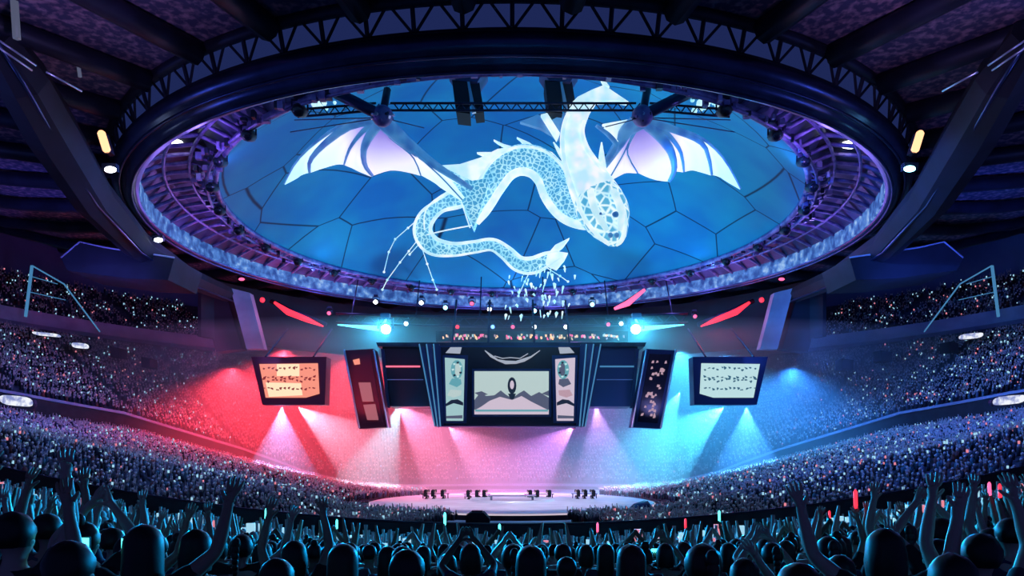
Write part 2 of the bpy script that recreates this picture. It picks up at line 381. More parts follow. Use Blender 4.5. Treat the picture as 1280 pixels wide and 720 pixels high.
# curved girders from the roof to the far pillars
for s_ in (-1, 1):
    pts = [(1290, 40, 60), (1255, 95, 64), (1215, 165, 72), (1165, 245, 84), (1110, 305, 98), (1050, 345, 116), (990, 370, 140)]
    ps = [P(640+s_*(x-640), y, Y) for x, y, Y in pts]
    g = empty('curved_girder', ps[-1], 'massive dark curved girder sweeping down beside the ring on the %s' % ('left' if s_ < 0 else 'right'), 'girder', 'curved girders beside the ring')
    MB().tube(ps, [1.6, 2.3, 2.6, 2.4, 2.0, 1.8, 1.5], 'hull', 8).obj('girder_body', g)
    MB().tube([p+Vector((-s_*1.5, -1.6, -1.6)) for p in ps], .16, 'ring_steel', 6).obj('girder_pipe', g, True)
    # pillar
    pl = empty('hanging_pillar', P(640+s_*330, 430, 136), 'slanted pale blue pillar panel hanging under the ring at the %s' % ('left' if s_ < 0 else 'right'), 'pillar', 'pillars under the far ring')
    q = lambda L_: [(640+s_*(x-640), y) for x, y in L_]
    MB().prism(q([(968, 366), (992, 360), (972, 436), (950, 436)]), 136, 2.0, 'fascia').obj('pillar_panel', pl)
    MB().prism(q([(1000, 358), (1034, 352), (1010, 440), (978, 436)]), 137, 3.0, 'hull').obj('pillar_backing', pl)
    # catwalk canopy
    cp = empty('roof_catwalk', P(640+s_*500, 318, 100), 'dark angular catwalk pod slung below the roof on the %s side' % ('left' if s_ < 0 else 'right'), 'catwalk', 'catwalk pods')
    MB().prism(q([(1062, 322), (1150, 309), (1180, 302), (1204, 322), (1196, 338), (1120, 348), (1070, 350)]), 100, 9, 'hull').obj('catwalk_body', cp)
    MB().tube([P(x, y, 99.9) for x, y in q([(1062, 322), (1150, 309), (1180, 302), (1204, 322)])], .12, 'fascia', 6).obj('edge_rail', cp, True)
    lf = empty('beam_line_mast', P(640+s_*608, 395, 138), 'glowing mast with laser beam lines on the %s upper balcony' % ('left' if s_ < 0 else 'right'), 'mast', 'balcony masts')
    MB().tube([P(640+s_*608, 396, 137), P(640+s_*600, 332, 137)], .3, 'g_line', 6).obj('mast_pole', lf, True)
    MB().tube([P(640+s_*600, 332, 137), P(640+s_*560, 355, 140), P(640+s_*515, 415, 145)], .14, 'g_line', 5).obj('laser_line', lf, True)  # laser beam line shaped as a thin glowing tube
    for yy in (345, 365): MB().tube([P(640+s_*603, yy, 137), P(640+s_*(568-(yy-345)*.5), yy+10, 139)], .07, 'g_line', 5).obj('cross_line', lf, True)
    # vomitory boxes and lit balcony panels
for px_, py_, w_ in ((143, 433, 11), (182, 446, 11), (1060, 448, 14), (1108, 438, 14), (1192, 427, 12)):
    Y = 150-abs(px_-640)*.02; o = MB().prism([(px_-w_/2, py_), (px_+w_/2, py_+2), (px_+w_/2, py_+14), (px_-w_/2, py_+13)], 140, 3, 'parapet').obj('exit_tunnel')
    tag(o, 'dark stair tunnel box below the upper balcony, %s of the screens' % side(px_), 'stair tunnel', 'stair tunnels')
for px_, py_, w_, h_, lb in ((20, 501, 46, 15, 'long white glowing oval standing in for spotlit crowd, lower left tier'), (1262, 500, 46, 13, 'long white glowing oval standing in for spotlit crowd, lower right tier'),
                             (100, 432, 24, 8, 'small white lit panel under the left balcony front'), (1214, 420, 34, 8, 'small white lit panel under the right balcony front'),
                             (58, 418, 40, 5, 'thin white lit strip under the left balcony front')):
    sl = 1 if px_ < 640 else -1; Y = 96 if py_ > 450 else 128
    g = empty('glow_panel', P(px_, py_, Y), lb, 'lit sign')  # the ovals paint spotlit crowd, the others are lit panels
    n = 16; el = [(px_+w_/2*math.copysign(abs(math.cos(2*PI*i/n))**.6, math.cos(2*PI*i/n)), py_+h_/2*math.copysign(abs(math.sin(2*PI*i/n))**.7, math.sin(2*PI*i/n))+sl*.15*w_/2*math.cos(2*PI*i/n)) for i in range(n)]
    MB().prism(el, Y+.1, .6, 'dark_steel').obj('panel_case', g)
    o = MB().prism([(lerp(px_, x, .9), lerp(py_, y, .85)) for x, y in el], Y, .1, 's_glow_face').obj('glow_face', g)

# ------------------------------------------------------------------ lamps round the ring
def capsule_lamp(px, py, Y, L_, lean, label, mt='g_warm', r=.35, grp='warm strip lamps on the ring'):
    a, b_ = P(px-lean, py-L_/2, Y), P(px+lean, py+L_/2, Y)
    g = empty('strip_lamp', b_, label, 'lamp', grp)
    MB().tube([a, a.lerp(b_, .1), a.lerp(b_, .9), b_], [r*.6, r, r, r*.6], mt, 10).obj('lamp_tube', g, True)
    bk = Vector((0, .5, 0)); MB().bar(a+bk, b_+bk, .9, .4, 'dark_steel').obj('lamp_housing', g)
capsule_lamp(130, 177, 66, 26, 4, 'warm glowing strip lamp beside the ring at the upper left')
capsule_lamp(1147, 177, 66, 26, -4, 'warm glowing strip lamp beside the ring at the upper right')
capsule_lamp(290, 314, 128, 20, 3, 'warm glowing strip lamp low on the left inner ring')
capsule_lamp(993, 315, 128, 20, -3, 'warm glowing strip lamp low on the right inner ring')
for px_, py_, Y, ln_, lb in ((222, 183, 84, 1, 'dark floodlight with white lens hanging inside the ring at the left'), (1058, 185, 84, -1, 'dark floodlight with white lens hanging inside the ring at the right')):
    g = empty('floodlight', P(px_, py_, Y), lb, 'floodlight', 'floodlights inside the ring')
    c = P(px_+ln_*22, py_-8, Y)
    MB().ball(c, (3.4, 1.4, 1.15), 'black', 16, 10).obj('lamp_body', g, True)
    MB().ball(P(px_, py_, Y)+Vector((0, -.9, 0)), (1.15, .5, .42), 'g_white', 12, 8).obj('lens', g, True)
    MB().tube([P(px_-ln_*20, py_-8, Y), c, P(px_+ln_*60, py_-16, Y)], .12, 'dark_steel', 6).obj('bracket', g, True)
    MB().tube([c, c+Vector((0, 0, 4))], .15, 'dark_steel', 6).obj('hanger', g, True)
for px_, py_, Y, mt_, lb in ((138, 212, 72, 'g_white', 'small white marker lamp on the ring edge, upper left'), (1137, 211, 72, 'g_cyan', 'small cyan marker lamp on the ring edge, upper right'),
                             (198, 300, 98, 'g_white', 'small pale marker lamp on the lower left ring edge'), (302, 349, 140, 'g_pink', 'small pink marker lamp where ring meets the left pillar'),
                             (977, 349, 140, 'g_pink', 'small pink marker lamp where ring meets the right pillar')):
    g = empty('marker_lamp', P(px_, py_, Y), lb, 'lamp', 'marker lamps on the ring')
    MB().ball(P(px_, py_, Y), (.6, .3, .3), mt_, 10, 8).obj('lens', g, True); MB().box(P(px_, py_-2, Y+.5), (1.4, .7, .7), 'dark_steel').obj('housing', g)
# pale light tubes in the roof corners
for px_, y0, y1, Y, dx in ((18, 2, 48, 58, 3), (92, 42, 96, 66, 8)):
    tag(MB().tube([P(px_, y0, Y), P(px_+dx, y1, Y)], .32 if px_ < 50 else .18, 's_grey', 6).obj('ceiling_tube', None, True), 'faint pale upright tube under the roof, %s' % ('at the very corner' if px_ < 50 else 'between two roof beams'), 'tube light')
for s_ in (-1, 1):
    for k, (x0, y0, x1, y1) in enumerate(((1178, 114, 1222, 90), (1235, 82, 1282, 50), (1240, 88, 1284, 58))):  # highlights on the beams, painted as pale metal streaks
        tag(MB().tube([P(640+s_*(x0-640), y0, 60), P(640+s_*(x1-640), y1, 57)], .09, 'edge_metal', 6).obj('beam_highlight', None, True),
            'thin pale tube as highlight along the %s roof beam, %s' % ('left' if s_ < 0 else 'right', ('nearest the ring', 'upper one of the outer pair', 'lower one of the outer pair')[k]), 'highlight', 'painted beam highlights')

# moving head fixtures
def head_light(px, py, Y, label, lens, size=1.0, grp=None, tgt=None, hang=True):
    c = P(px, py, Y); d = (Vector(tgt)-c).normalized() if tgt is not None else Vector((0, -1, -.35)).normalized()
    g = empty('stage_light', c, label, 'stage light', grp); s = size
    MB().tube([c-d*.9*s, c-d*.6*s, c+d*.35*s, c+d*.45*s], [.22*s, .38*s, .42*s, .36*s], 'black', 10).obj('lamp_body', g, True)
    MB().tube([c+d*.42*s, c+d*.5*s], [.34*s, .28*s], lens, 10).obj('lens', g, True)
    m_ = MB(); m_.tube([c+Vector((-.5*s, 0, 0)), c+Vector((-.5*s, 0, .7*s)), c+Vector((.5*s, 0, .7*s)), c+Vector((.5*s, 0, 0))], .07*s, 'dark_steel', 6); m_.obj('yoke', g)
    MB().box(c+Vector((0, 0, .85*s)), (.6*s, .6*s, .3*s), 'dark_steel').obj('base_box', g)
    return g
WH = [(470, 377, 'g_white'), (527, 378, 'g_white'), (590, 379, 'g_pink'), (557, 384, 'g_cyan'), (740, 380, 'g_cyan'), (668, 388, 'g_cyan'), (612, 386, 'g_white')]
for i, (x, y, mt_) in enumerate(WH):
    near = ('above the red banner', 'above the left dark box', 'pink lit, above the centre screens', 'cyan lit, left of centre', 'cyan lit, above the right panel', 'cyan lit, right of centre', 'white, above centre')[i]
    head_light(x, y, 150, 'stage light on the far ring edge, '+near, mt_, 1.35, 'stage lights on the far ring edge')
for i, (x, y, mt_) in enumerate([(508, 404, 'g_white'), (572, 408, 'g_red'), (616, 408, 'g_blue'), (641, 408, 'g_pink'), (668, 408, 'g_white'), (707, 408, 'g_white'), (760, 405, 'g_pink'), (776, 404, 'g_white'), (412, 391, 'g_pink'), (868, 395, 'g_pink')]):
    head_light(x, y, 140, 'small %s stage light above the %s' % ({'g_white': 'white', 'g_red': 'red', 'g_blue': 'blue', 'g_pink': 'pink'}[mt_], 'ticker, number %s from its left end' % ('one two three four five six seven eight'.split()[i]) if i < 8 else ('red banner' if i == 8 else 'right banner')), mt_, 1.2, 'small lights above the ticker')
# small dark lamps round the dome edge
for k in range(30):
    a = k*12+6
    if 150 < a < 210: continue
    p = ring_in(a, .95, -1.2); px_ = 640+p.x/p.y*F; py_ = YH-(p.z-CZ)/p.y*F
    head_light(px_, py_, p.y, 'small dark spotlight clamped to the rim of the dome', 'screen_black', 1.5, 'dark spotlights round the dome rim')
# cyan flares
for px_, s_ in ((482, 'left'), (795, 'right')):
    c = P(px_, 411, 128); head_light(px_, 411, 128, 'brilliant cyan beam light flaring beside the screen cluster on the '+s_, 'g_white', 2.6, 'brilliant cyan beam lights', (0, 30, 6))
    g = empty('flare_streak', P(px_-(24 if s_ == 'left' else -24), 412, 130), 'cyan flare streak of the %s beam light, shaped as a glowing tube' % s_, 'light bar')
    q = -1 if s_ == 'left' else 1
    MB().tube([P(px_+q*6, 411, 130), P(px_+q*60, 406, 130)], [.5, .1], 'g_flare', 6).obj('bar_tube', g, True)  # flare streaks of the beam light, shaped as glowing tubes
    MB().tube([P(px_+q*4, 409, 130), P(px_-q*2, 396, 130)], [.35, .1], 'g_flare', 6).obj('bar_tube', g, True)
    point(P(px_+q*4, 411, 125), (.05, .6, 1), 8000, .3)
# red beam flares, shaped as glowing bars
for q in (-1, 1):
    g = empty('red_light_bar', P(640+q*258, 395, 140), 'glowing red bar standing in for a beam flare, under the far ring at the %s' % ('left' if q < 0 else 'right'), 'light bar', 'red beam flares')
    MB().tube([P(640+q*(x-640), y, 140) for x, y in ((937, 378), (920, 390), (895, 400), (876, 408))], [.25, .6, .5, .12], 'g_red', 8).obj('bar_tube', g, True)
    MB().tube([P(640+q*(x-640), y, 141) for x, y in ((942, 376), (920, 386), (872, 406))], .45, 'dark_steel', 6).obj('bar_housing', g, True)
    MB().ball(P(640+q*312, 375, 140), .5, 'g_red', 8, 6).obj('end_lamp', g, True)
    point(P(640+q*262, 395, 137), (1, .02, .04), 1300, .6)
g = empty('red_light_bar', P(790, 372, 150), 'short pink bar light on the far ring edge, right of centre', 'light bar')
MB().tube([P(768, 386, 148), P(785, 379, 148), P(806, 362, 148)], [.3, .6, .3], 'g_pink', 6).obj('bar_tube', g, True); MB().tube([P(768, 386, 149), P(806, 362, 149)], .3, 'dark_steel', 6).obj('bar_housing', g, True)

# far rigging truss and ticker below the ring
g = empty('rigging_truss', P(640, 400, 140), 'long dark rigging truss carrying lights under the far ring', 'truss')
for yy, r in ((397, .25), (408, .25)): MB().tube([P(x, yy-((x-640)/240)**2*6, 140) for x in range(420, 861, 20)], r, 'dark_steel', 6).obj('chord', g, True)
m_ = MB()
for x in range(420, 860, 20):
    e = lambda x, yy: P(x, yy-((x-640)/240)**2*6, 140)
    m_.tube([e(x, 397), e(x+10, 408)], .1, 'dark_steel', 5); m_.tube([e(x+10, 408), e(x+20, 397)], .1, 'dark_steel', 5)
m_.obj('lattice', g)
for x in (440, 520, 600, 680, 760, 840): MB().tube([P(x, 396-((x-640)/240)**2*6, 140), Vector(P(x, 396, 140))+Vector((0, 6, 9))], .12, 'dark_steel', 5).obj('drop_cable', g)
g = empty('ticker_display', P(640, 426, 132), 'long dark ticker display with a row of tiny coloured lights above the screens', 'display')
MB().prism([(545, 414), (785, 414), (785, 427), (545, 427)], 132, 1, 'screen_black').obj('display_case', g)
for mt_ in ('g_warm', 'g_pink', 's_cream', 's_ice', 's_rose'):
    m_ = MB(); r_ = random.Random(hash(mt_) % 7 if False else len(mt_)+ord(mt_[2]))
    for i in range(22):
        x = r_.uniform(552, 780); y = r_.uniform(417, 422); m_.prism([(x, y), (x+r_.uniform(1, 3), y), (x+2.4, y+r_.uniform(1.2, 4)), (x+.4, y+3)], 131.85, .12, mt_)
    m_.obj('light_marks', g)

# ------------------------------------------------------------------ screen cluster
YS = 120.0
def quad(x0, y0, x1, y1): return [(x0, y0), (x1, y0), (x1, y1), (x0, y1)]
cl = empty('centre_screen_cluster', P(640, 533, YS), 'large dark centre housing with one wide screen and two tall side screens', 'screen')
MB().prism([(549, 432), (727, 432), (722, 533), (553, 533)], YS, 8, 'box_blue').obj('housing', cl)
MB().prism([(551, 434), (725, 434), (720, 531), (555, 531)], YS-.25, .25, 'screen_black').obj('front_panel', cl)
ms = empty('main_screen', P(640, 518, YS-.4), None, None); ms.parent = cl; ms.location = P(640, 518, YS-.4)-world_loc(cl)
z0 = YS-.5
MB().prism(quad(590, 461, 689, 521), z0, .25, 'box_blue').obj('screen_bezel', ms)
MB().prism(quad(593, 464, 686, 518), z0-.06, .06, 's_pale').obj('sky_picture', ms)
m_ = MB()
m_.prism([(593, 500), (600, 491), (608, 495), (618, 494), (626, 488), (632, 493), (640, 498), (648, 492), (655, 488), (664, 495), (674, 490), (686, 497), (686, 512), (593, 512)], z0-.12, .05, 's_grey')
m_.prism([(593, 491), (602, 489), (610, 493), (600, 495)], z0-.13, .05, 's_grey')
m_.prism([(686, 488), (677, 492), (686, 495)], z0-.13, .05, 's_grey')
m_.obj('mountain_picture', ms)
m_ = MB()
m_.prism([(593, 513), (602, 508), (612, 501), (625, 496), (640, 500), (652, 495), (664, 502), (676, 508), (686, 513), (686, 518), (593, 518)], z0-.18, .05, 's_snow'); m_.obj('snow_picture', ms)
m_ = MB(); el = [(640+5.5*math.cos(t), 482+10.5*math.sin(t)) for t in np.linspace(0, 2*PI, 16, endpoint=False)]
m_.prism(el, z0-.25, .06, 's_dark'); m_.prism([(640+2.6*math.cos(t), 481+5.5*math.sin(t)) for t in np.linspace(0, 2*PI, 12, endpoint=False)], z0-.3, .05, 's_snow')
m_.prism([(635, 492), (645, 492), (642, 499), (638, 499)], z0-.25, .05, 's_dark'); m_.prism(quad(594, 512, 685, 514.5), z0-.22, .03, 's_teal'); m_.obj('figure_picture', ms)
for q, nm in ((-1, 'left'), (1, 'right')):
    X = lambda L_: [(637.5+q*(x-637.5), y) for x, y in L_]
    sp = empty('side_screen', P(637.5+q*69, 528, z0), None, None); sp.parent = cl; sp.location = P(637.5+q*69, 528, z0)-world_loc(cl); sp['label'] = nm+' tall screen with an emblem over a dark arch'
    MB().prism(X([(690, 444), (722, 444), (720, 529), (692, 529)]), z0, .25, 'box_blue').obj('screen_bezel', sp)
    MB().prism(X([(694, 449), (719, 447), (717, 526), (696, 526)]), z0-.06, .06, 's_mint' if q < 0 else 's_snow').obj('pale_picture', sp)
    m_ = MB(); m_.prism([(637.5+q*(66.5+7.5*math.cos(t)), 462+12*math.sin(t)) for t in np.linspace(0, 2*PI, 14, endpoint=False)], z0-.14, .05, 's_teal')
    m_.prism([(637.5+q*(65.5+4*math.cos(t)), 462+8*math.sin(t)) for t in np.linspace(.6, 5.6, 12)], z0-.2, .04, 's_pale' if q < 0 else 's_grey')
    for k in range(7):
        a_ = k*.9; xx = 637.5+q*(66.5+5*math.cos(a_)); yy = 462+9*math.sin(a_); m_.prism([(xx-1.6, yy-.8), (xx+1.4, yy-1.4), (xx+1.8, yy+.6), (xx-.8, yy+1.6)], z0-.26, .03, 's_dark' if k % 2 else 's_ice')
    m_.prism(X([(699, 474), (710, 473), (714, 480), (704, 484), (698, 480)]), z0-.16, .04, 's_grey' if q > 0 else 's_teal')
    m_.prism(X([(698, 488), (712, 487), (716, 494), (708, 497), (699, 494)]), z0-.12, .04, 's_rose' if q > 0 else 's_pale')
    m_.obj('emblem_picture', sp)
    m_ = MB(); m_.prism(X([(696, 503), (703, 499), (711, 500), (718, 505), (718, 508), (708, 504), (696, 507)]), z0-.14, .05, 's_dark'); m_.prism(X([(697, 519), (718, 520), (717, 523), (697, 523)]), z0-.14, .05, 's_grey')
    m_.obj('arch_picture', sp)
    MB().prism(X([(698, 434), (712, 434), (718, 441), (700, 442)]), z0, .2, 's_logo').obj('badge', cl)
    # blue fins
    f = empty('side_fin', P(637.5+q*100, 533, YS), 'bundle of blue metal fins narrowing downward on the %s of the centre housing' % nm, 'fin panel', 'blue fins beside the centre housing')
    for k, (xa, xb, xc, xd, mt_) in enumerate(((726, 733, 724, 721, 'box_blue'), (735, 742, 727.5, 725.5, 'dome_panel' if False else 'ring_steel'), (744, 751, 731, 729, 'box_blue'))):
        MB().prism(X([(xa, 430), (xb, 430), (xc, 533), (xd, 533)]), YS+.3+k*.4, 6, mt_).obj('fin_blade', f)
        MB().tube([P(637.5+q*(xb-637.5), 430, YS+.2+k*.4), P(637.5+q*(xc+.5-637.5), 533, YS+.2+k*.4)], .12, 'g_line', 6).obj('edge_strip', f, True)
    # dark inner box
    bx = empty('speaker_housing', P(637.5+q*132, 508, YS+2), 'dark hanging box crossed by a thin glowing line, %s of the centre screens' % nm, 'housing', 'dark boxes beside the screens')
    MB().prism(X([(748, 434), (797, 434), (791, 508), (738, 508)]), YS+2, 7, 'screen_black' if q < 0 else 'box_blue').obj('box_body', bx)
    lm = 'g_redline' if q < 0 else 'g_line'
    MB().prism(X([(750, 457), (793, 457), (793, 459), (750, 459)]), YS+1.8, .2, lm).obj('glow_line', bx)
    MB().prism(X([(746, 474), (793, 474), (793, 475), (746, 475)]), YS+1.8, .2, 'edge_metal').obj('trim_line', bx)
    MB().prism(X([(795, 436), (799, 436), (792, 510), (788, 510)]), YS+1.6, 1, 'box_blue').obj('edge_post', bx)
    # outer banners
    bn = empty('hanging_banner', P(637.5+q*180, 535, YS-2), 'tall leaning %s' % ('maroon banner box with two framed portraits, left of the screens' if q < 0 else 'dark banner box with pale broken lettering, right of the screens'), 'banner')
    MB().prism(X([(808, 436), (845, 438), (826, 536), (790, 534)]), YS-2, 3.5, 'maroon' if q < 0 else 'box_blue').obj('banner_frame', bn)  # left maroon carries the red stage light in its colour
    MB().prism(X([(812, 442), (839, 443), (822, 529), (797, 527)]), YS-2.2, .2, 'screen_black' if q > 0 else 'maroon').obj('banner_face', bn)
    for xx, xy in ((808, 790), (845, 826)): MB().tube([P(637.5+q*(xx-637.5), 437, YS-2.2), P(637.5+q*(xy-637.5), 535, YS-2.2)], .16, 'edge_metal', 6).obj('edge_rail', bn, True)
    m_ = MB()
    if q < 0:
        m_.prism(X([(812, 478), (827, 478), (822, 502), (808, 502)]), YS-2.4, .15, 's_portrait'); m_.prism(X([(806, 505), (821, 506), (816, 525), (802, 525)]), YS-2.4, .15, 's_portrait')
        m_.prism(X([(826, 448), (834, 450), (832, 456), (825, 455)]), YS-2.4, .15, 's_salmon')
    else:
        r_ = random.Random(2)
        for k in range(34):
            t = r_.uniform(.03, .95); x = lerp(816, 800, t)+r_.uniform(0, 17); y = lerp(446, 524, t)
            m_.prism(X([(x, y), (x+r_.uniform(1, 4), y+r_.uniform(-1, 1)), (x+2, y+r_.uniform(2, 4)), (x-1, y+3)]), YS-2.4, .15, 's_rose')
    m_.obj('banner_print', bn)
    # outer screens
    left = q < 0
    cx0 = 362 if left else 912
    ou = empty('corner_screen', P(cx0, 500, 118), ('bright cream and red lettered screen glowing at the left' if left else 'pale white and cyan lettered screen at the right'), 'screen')
    SX = lambda L_: [(cx0+(x if left else -x), y) for x, y in L_]
    MB().prism(SX([(-48, 446), (46, 446), (44, 506), (-34, 506)]), 118, 3, 'maroon' if left else 'box_blue').obj('screen_case', ou)
    MB().prism(SX([(-38, 455), (35, 454), (37, 492), (20, 497), (-30, 497)]), 117.8, .2, 's_salmon' if left else 's_ice').obj('screen_face', ou)
    m_ = MB(); m_.prism(SX([(-16, 455), (12, 455), (12, 470), (-16, 470)]), 117.7, .1, 's_cream' if left else 's_ice'); m_.prism(SX([(-30, 478), (14, 479), (16, 494), (-26, 496)]), 117.7, .1, 's_cream' if left else 's_ice'); m_.obj('bright_field', ou)
    m_ = MB(); r_ = random.Random(9)
    for row in (460, 471, 474, 485):
        for k in range(13):
            x = -33+k*5.2+r_.uniform(-1, 1); y = row+r_.uniform(-1.5, 1.5)
            m_.prism(SX([(x, y), (x+r_.uniform(2, 4), y+r_.uniform(-1.5, 1)), (x+r_.uniform(1, 3), y+r_.uniform(1.5, 3.6)), (x-.5, y+1.5)]), 117.6, .1, 's_redtext' if left else 's_bluetext')
    m_.obj('lettering', ou)
    for xx in (-30, 30): MB().tube([P(cx0+xx, 446, 119), P(cx0+xx, 396, 119)+Vector((0, 12, 0))], .15, 'dark_steel', 6).obj('hanger_cable', ou)
# garland emblem over main screen
m_ = MB(); m_.tube([P(x, y, z0-.1) for x, y in ((606, 438), (614, 445), (622, 450), (632, 453), (645, 453), (655, 450), (664, 446), (675, 438))], [.06, .22, .14, .3, .24, .28, .14, .06], 's_logo', 6)
m_.tube([P(x, y, z0-.1) for x, y in ((618, 445), (628, 448), (638, 447), (650, 448), (660, 442))], .08, 's_logo', 5); m_.obj('emblem', cl)
for x in (565, 610, 668, 712): MB().tube([P(x, 432, YS+3), P(x, 405, YS+3)+Vector((0, 10, 6))], .2, 'dark_steel', 6).obj('hanger_cable', cl)
# curved valance beneath ticker
tag(MB().prism([(470, 428), (808, 428), (806, 433), (472, 433)], YS+1, 9, 'dark_steel').obj('lighting_canopy'), 'long flat blue-grey canopy plate above all the hanging screens', 'canopy')

# ------------------------------------------------------------------ dragon
def spline(pts, n=6):
    out = []
    for i in range(len(pts)-1):
        p0 = np.array(pts[max(i-1, 0)]); p1 = np.array(pts[i]); p2 = np.array(pts[i+1]); p3 = np.array(pts[min(i+2, len(pts)-1)])
        for k in range(n):
            t = k/n; out.append(.5*((2*p1)+(-p0+p2)*t+(2*p0-5*p1+4*p2-p3)*t*t+(-p0+3*p1-3*p2+p3)*t**3))
    out.append(np.array(pts[-1], float)); return out
YD = 84.0
dr = empty('dragon_sculpture', P(640, 330, YD), 'giant glowing white and cyan dragon with spread wings floating under the dome', 'dragon')
def dtube(pts, mt, n=16, name='body', flat=.8, parent=None, off=0):
    s = spline(pts); MB_ = MB(); MB_.tube([P(q[0], q[1], YD+q[3]+off) for q in s], [max(.08, q[2]*YD/F) for q in s], mt, n, False, flat)
    return MB_.obj(name, parent or dr, True)
NECK = [(738, 126, 8, -8), (724, 140, 12, -8), (716, 163, 13.5, -8), (719, 190, 17, -8), (730, 217, 22, -8), (744, 244, 27, -8), (752, 258, 27, -8)]
HEAD = [(741, 238, 25, -8), (748, 252, 28.5, -8.1), (757, 270, 28, -8.2), (763, 286, 22, -8.2), (766, 298, 15, -8.2), (766, 307, 5, -8.2)]
BODY = [(752, 268, 13, -3), (733, 268, 17, -3), (712, 259, 19, -2), (697, 240, 20, -1), (688, 218, 20, 0), (672, 203, 19, 0), (650, 199, 18, 0), (630, 208, 17, 0), (614, 228, 17, 0), (603, 252, 13, 0), (593, 278, 5, 0)]
TAIL = [(592, 228, 18, 1), (574, 246, 14, 1), (550, 257, 9, 1), (533, 272, 11, 1), (528, 290, 12, 1), (540, 307, 12, 1), (565, 312, 9, 1), (592, 309, 8, 1), (615, 306, 8, 1), (632, 316, 9, 1), (648, 330, 10, 1), (666, 332, 11, 1), (684, 324, 9, 1), (700, 318, 5, 1)]
dtube(BODY, 'd_scales'); dtube(TAIL, 'd_scales', name='tail')
dtube(NECK, 'd_head', name='neck', n=20); dtube(HEAD, 'd_face', name='head', n=24)
def edge(pts, side_, w_, name, mt='d_belly', off=-1.2, i0=0, i1=None):
    s = spline(pts)[i0:i1]; out = []
    for i, q in enumerate(s):
        a = s[max(i-1, 0)]; b_ = s[min(i+1, len(s)-1)]; d = np.array([b_[0]-a[0], b_[1]-a[1]]); d = d/(np.linalg.norm(d)+1e-6)
        nx, ny = -d[1]*side_, d[0]*side_; out.append((P(q[0]+nx*q[2]*.86, q[1]+ny*q[2]*.86, YD+q[3]+off), max(.08, w_*min(1, q[2]/10)*YD/F)))
    m_ = MB(); m_.tube([o[0] for o in out], [o[1] for o in out], mt, 8); return m_.obj(name, dr, True)
edge(BODY, -1, 5.0, 'belly_plates'); edge(BODY, 1, 1.8, 'back_line'); edge(TAIL, 1, 1.8, 'back_line'); edge(TAIL, -1, 2.4, 'belly_plates')
edge(NECK, 1, 2.2, 'back_line', i0=8); edge(NECK, -1, 2.0, 'back_line', i0=8); edge(HEAD, 1, 2.6, 'jaw_line'); edge(HEAD, -1, 2.6, 'jaw_line')
# brow ridges, eyes, jaw and horns of the head
for q in (-1, 1):
    dtube([(752+q*14, 238, 4, -10.5), (760+q*16, 262, 4.5, -10.8), (767+q*8, 288, 3, -10.2)], 'd_belly', 8, 'brow_ridge')
    MB().ball(P(759+q*11, 268, YD-10.7), (.4, .3, .3), 'd_bone', 10, 8).obj('eye', dr, True)
    MB().ball(P(767+q*4, 294, YD-9.6), (.28, .3, .28), 'd_bone', 8, 6).obj('nostril', dr, True)
    dtube([(738+q*15, 214, 5, -9), (728+q*24, 196, 3.5, -8), (722+q*30, 178, .8, -7)], 'd_belly', 8, 'horn')
dtube([(750, 262, 12, -5.5), (758, 282, 10, -5.5), (762, 300, 3, -5.8)], 'd_scales', 12, 'lower_jaw')
rr_ = random.Random(3)
# crest, shoulder and back fins as thick blades
def blade(pts, mt, name, off=0, th=.5, parent=None):
    m_ = MB(); m_.prism(pts, YD+off, th, mt); return m_.obj(name, parent or dr)
blade([(712, 131), (722, 121), (740, 112), (755, 106), (768, 115), (786, 127), (770, 125), (745, 126), (730, 132), (716, 136)], 'd_belly', 'crest', -9, .9)
blade([(755, 106), (750, 96), (752, 94), (762, 108)], 'd_belly', 'crest_spike', -9, .5)
blade([(712, 137), (690, 150), (672, 143), (650, 152), (676, 160), (696, 172), (710, 182), (716, 165)], 'd_bone', 'neck_frill', -6, .6)
blade([(676, 143), (684, 141), (700, 166), (696, 175)], 'd_belly', 'frill_ray', -6.6, .6)
blade([(545, 207), (575, 205), (600, 197), (622, 186), (645, 183), (640, 205), (612, 214), (600, 235), (575, 240)], 'd_belly', 'shoulder', -1, 1.8)
blade([(556, 210), (590, 226), (612, 222), (606, 245), (592, 285), (582, 262), (572, 240)], 'd_scales', 'flank', -1.8, 1.8)
for a_ in ([(640, 188), (622, 178), (617, 174), (630, 180), (652, 186)], [(662, 188), (650, 174), (646, 171), (662, 178), (680, 192)], [(688, 200), (660, 180), (656, 178), (690, 190), (704, 204)], [(610, 196), (596, 190), (612, 190), (626, 190)]):
    blade(a_, 'd_belly', 'back_spike', -.6, .6)
blade([(684, 318), (694, 306), (712, 297), (704, 308), (696, 314), (710, 316), (706, 324), (696, 336), (682, 330)], 'd_belly', 'tail_fin', .2, .9)
edge([(584, 232, 6, 0), (540, 260, 6, 0), (534, 288, 4, 0)], 1, 1.6, 'side_line'); edge([(578, 248, 3, 0), (590, 284, 3, 0)], 1, 1.6, 'side_line'); edge([(592, 284, 3, 0), (560, 290, 3, 0), (534, 296, 3, 0)], 1, 1.2, 'side_line')
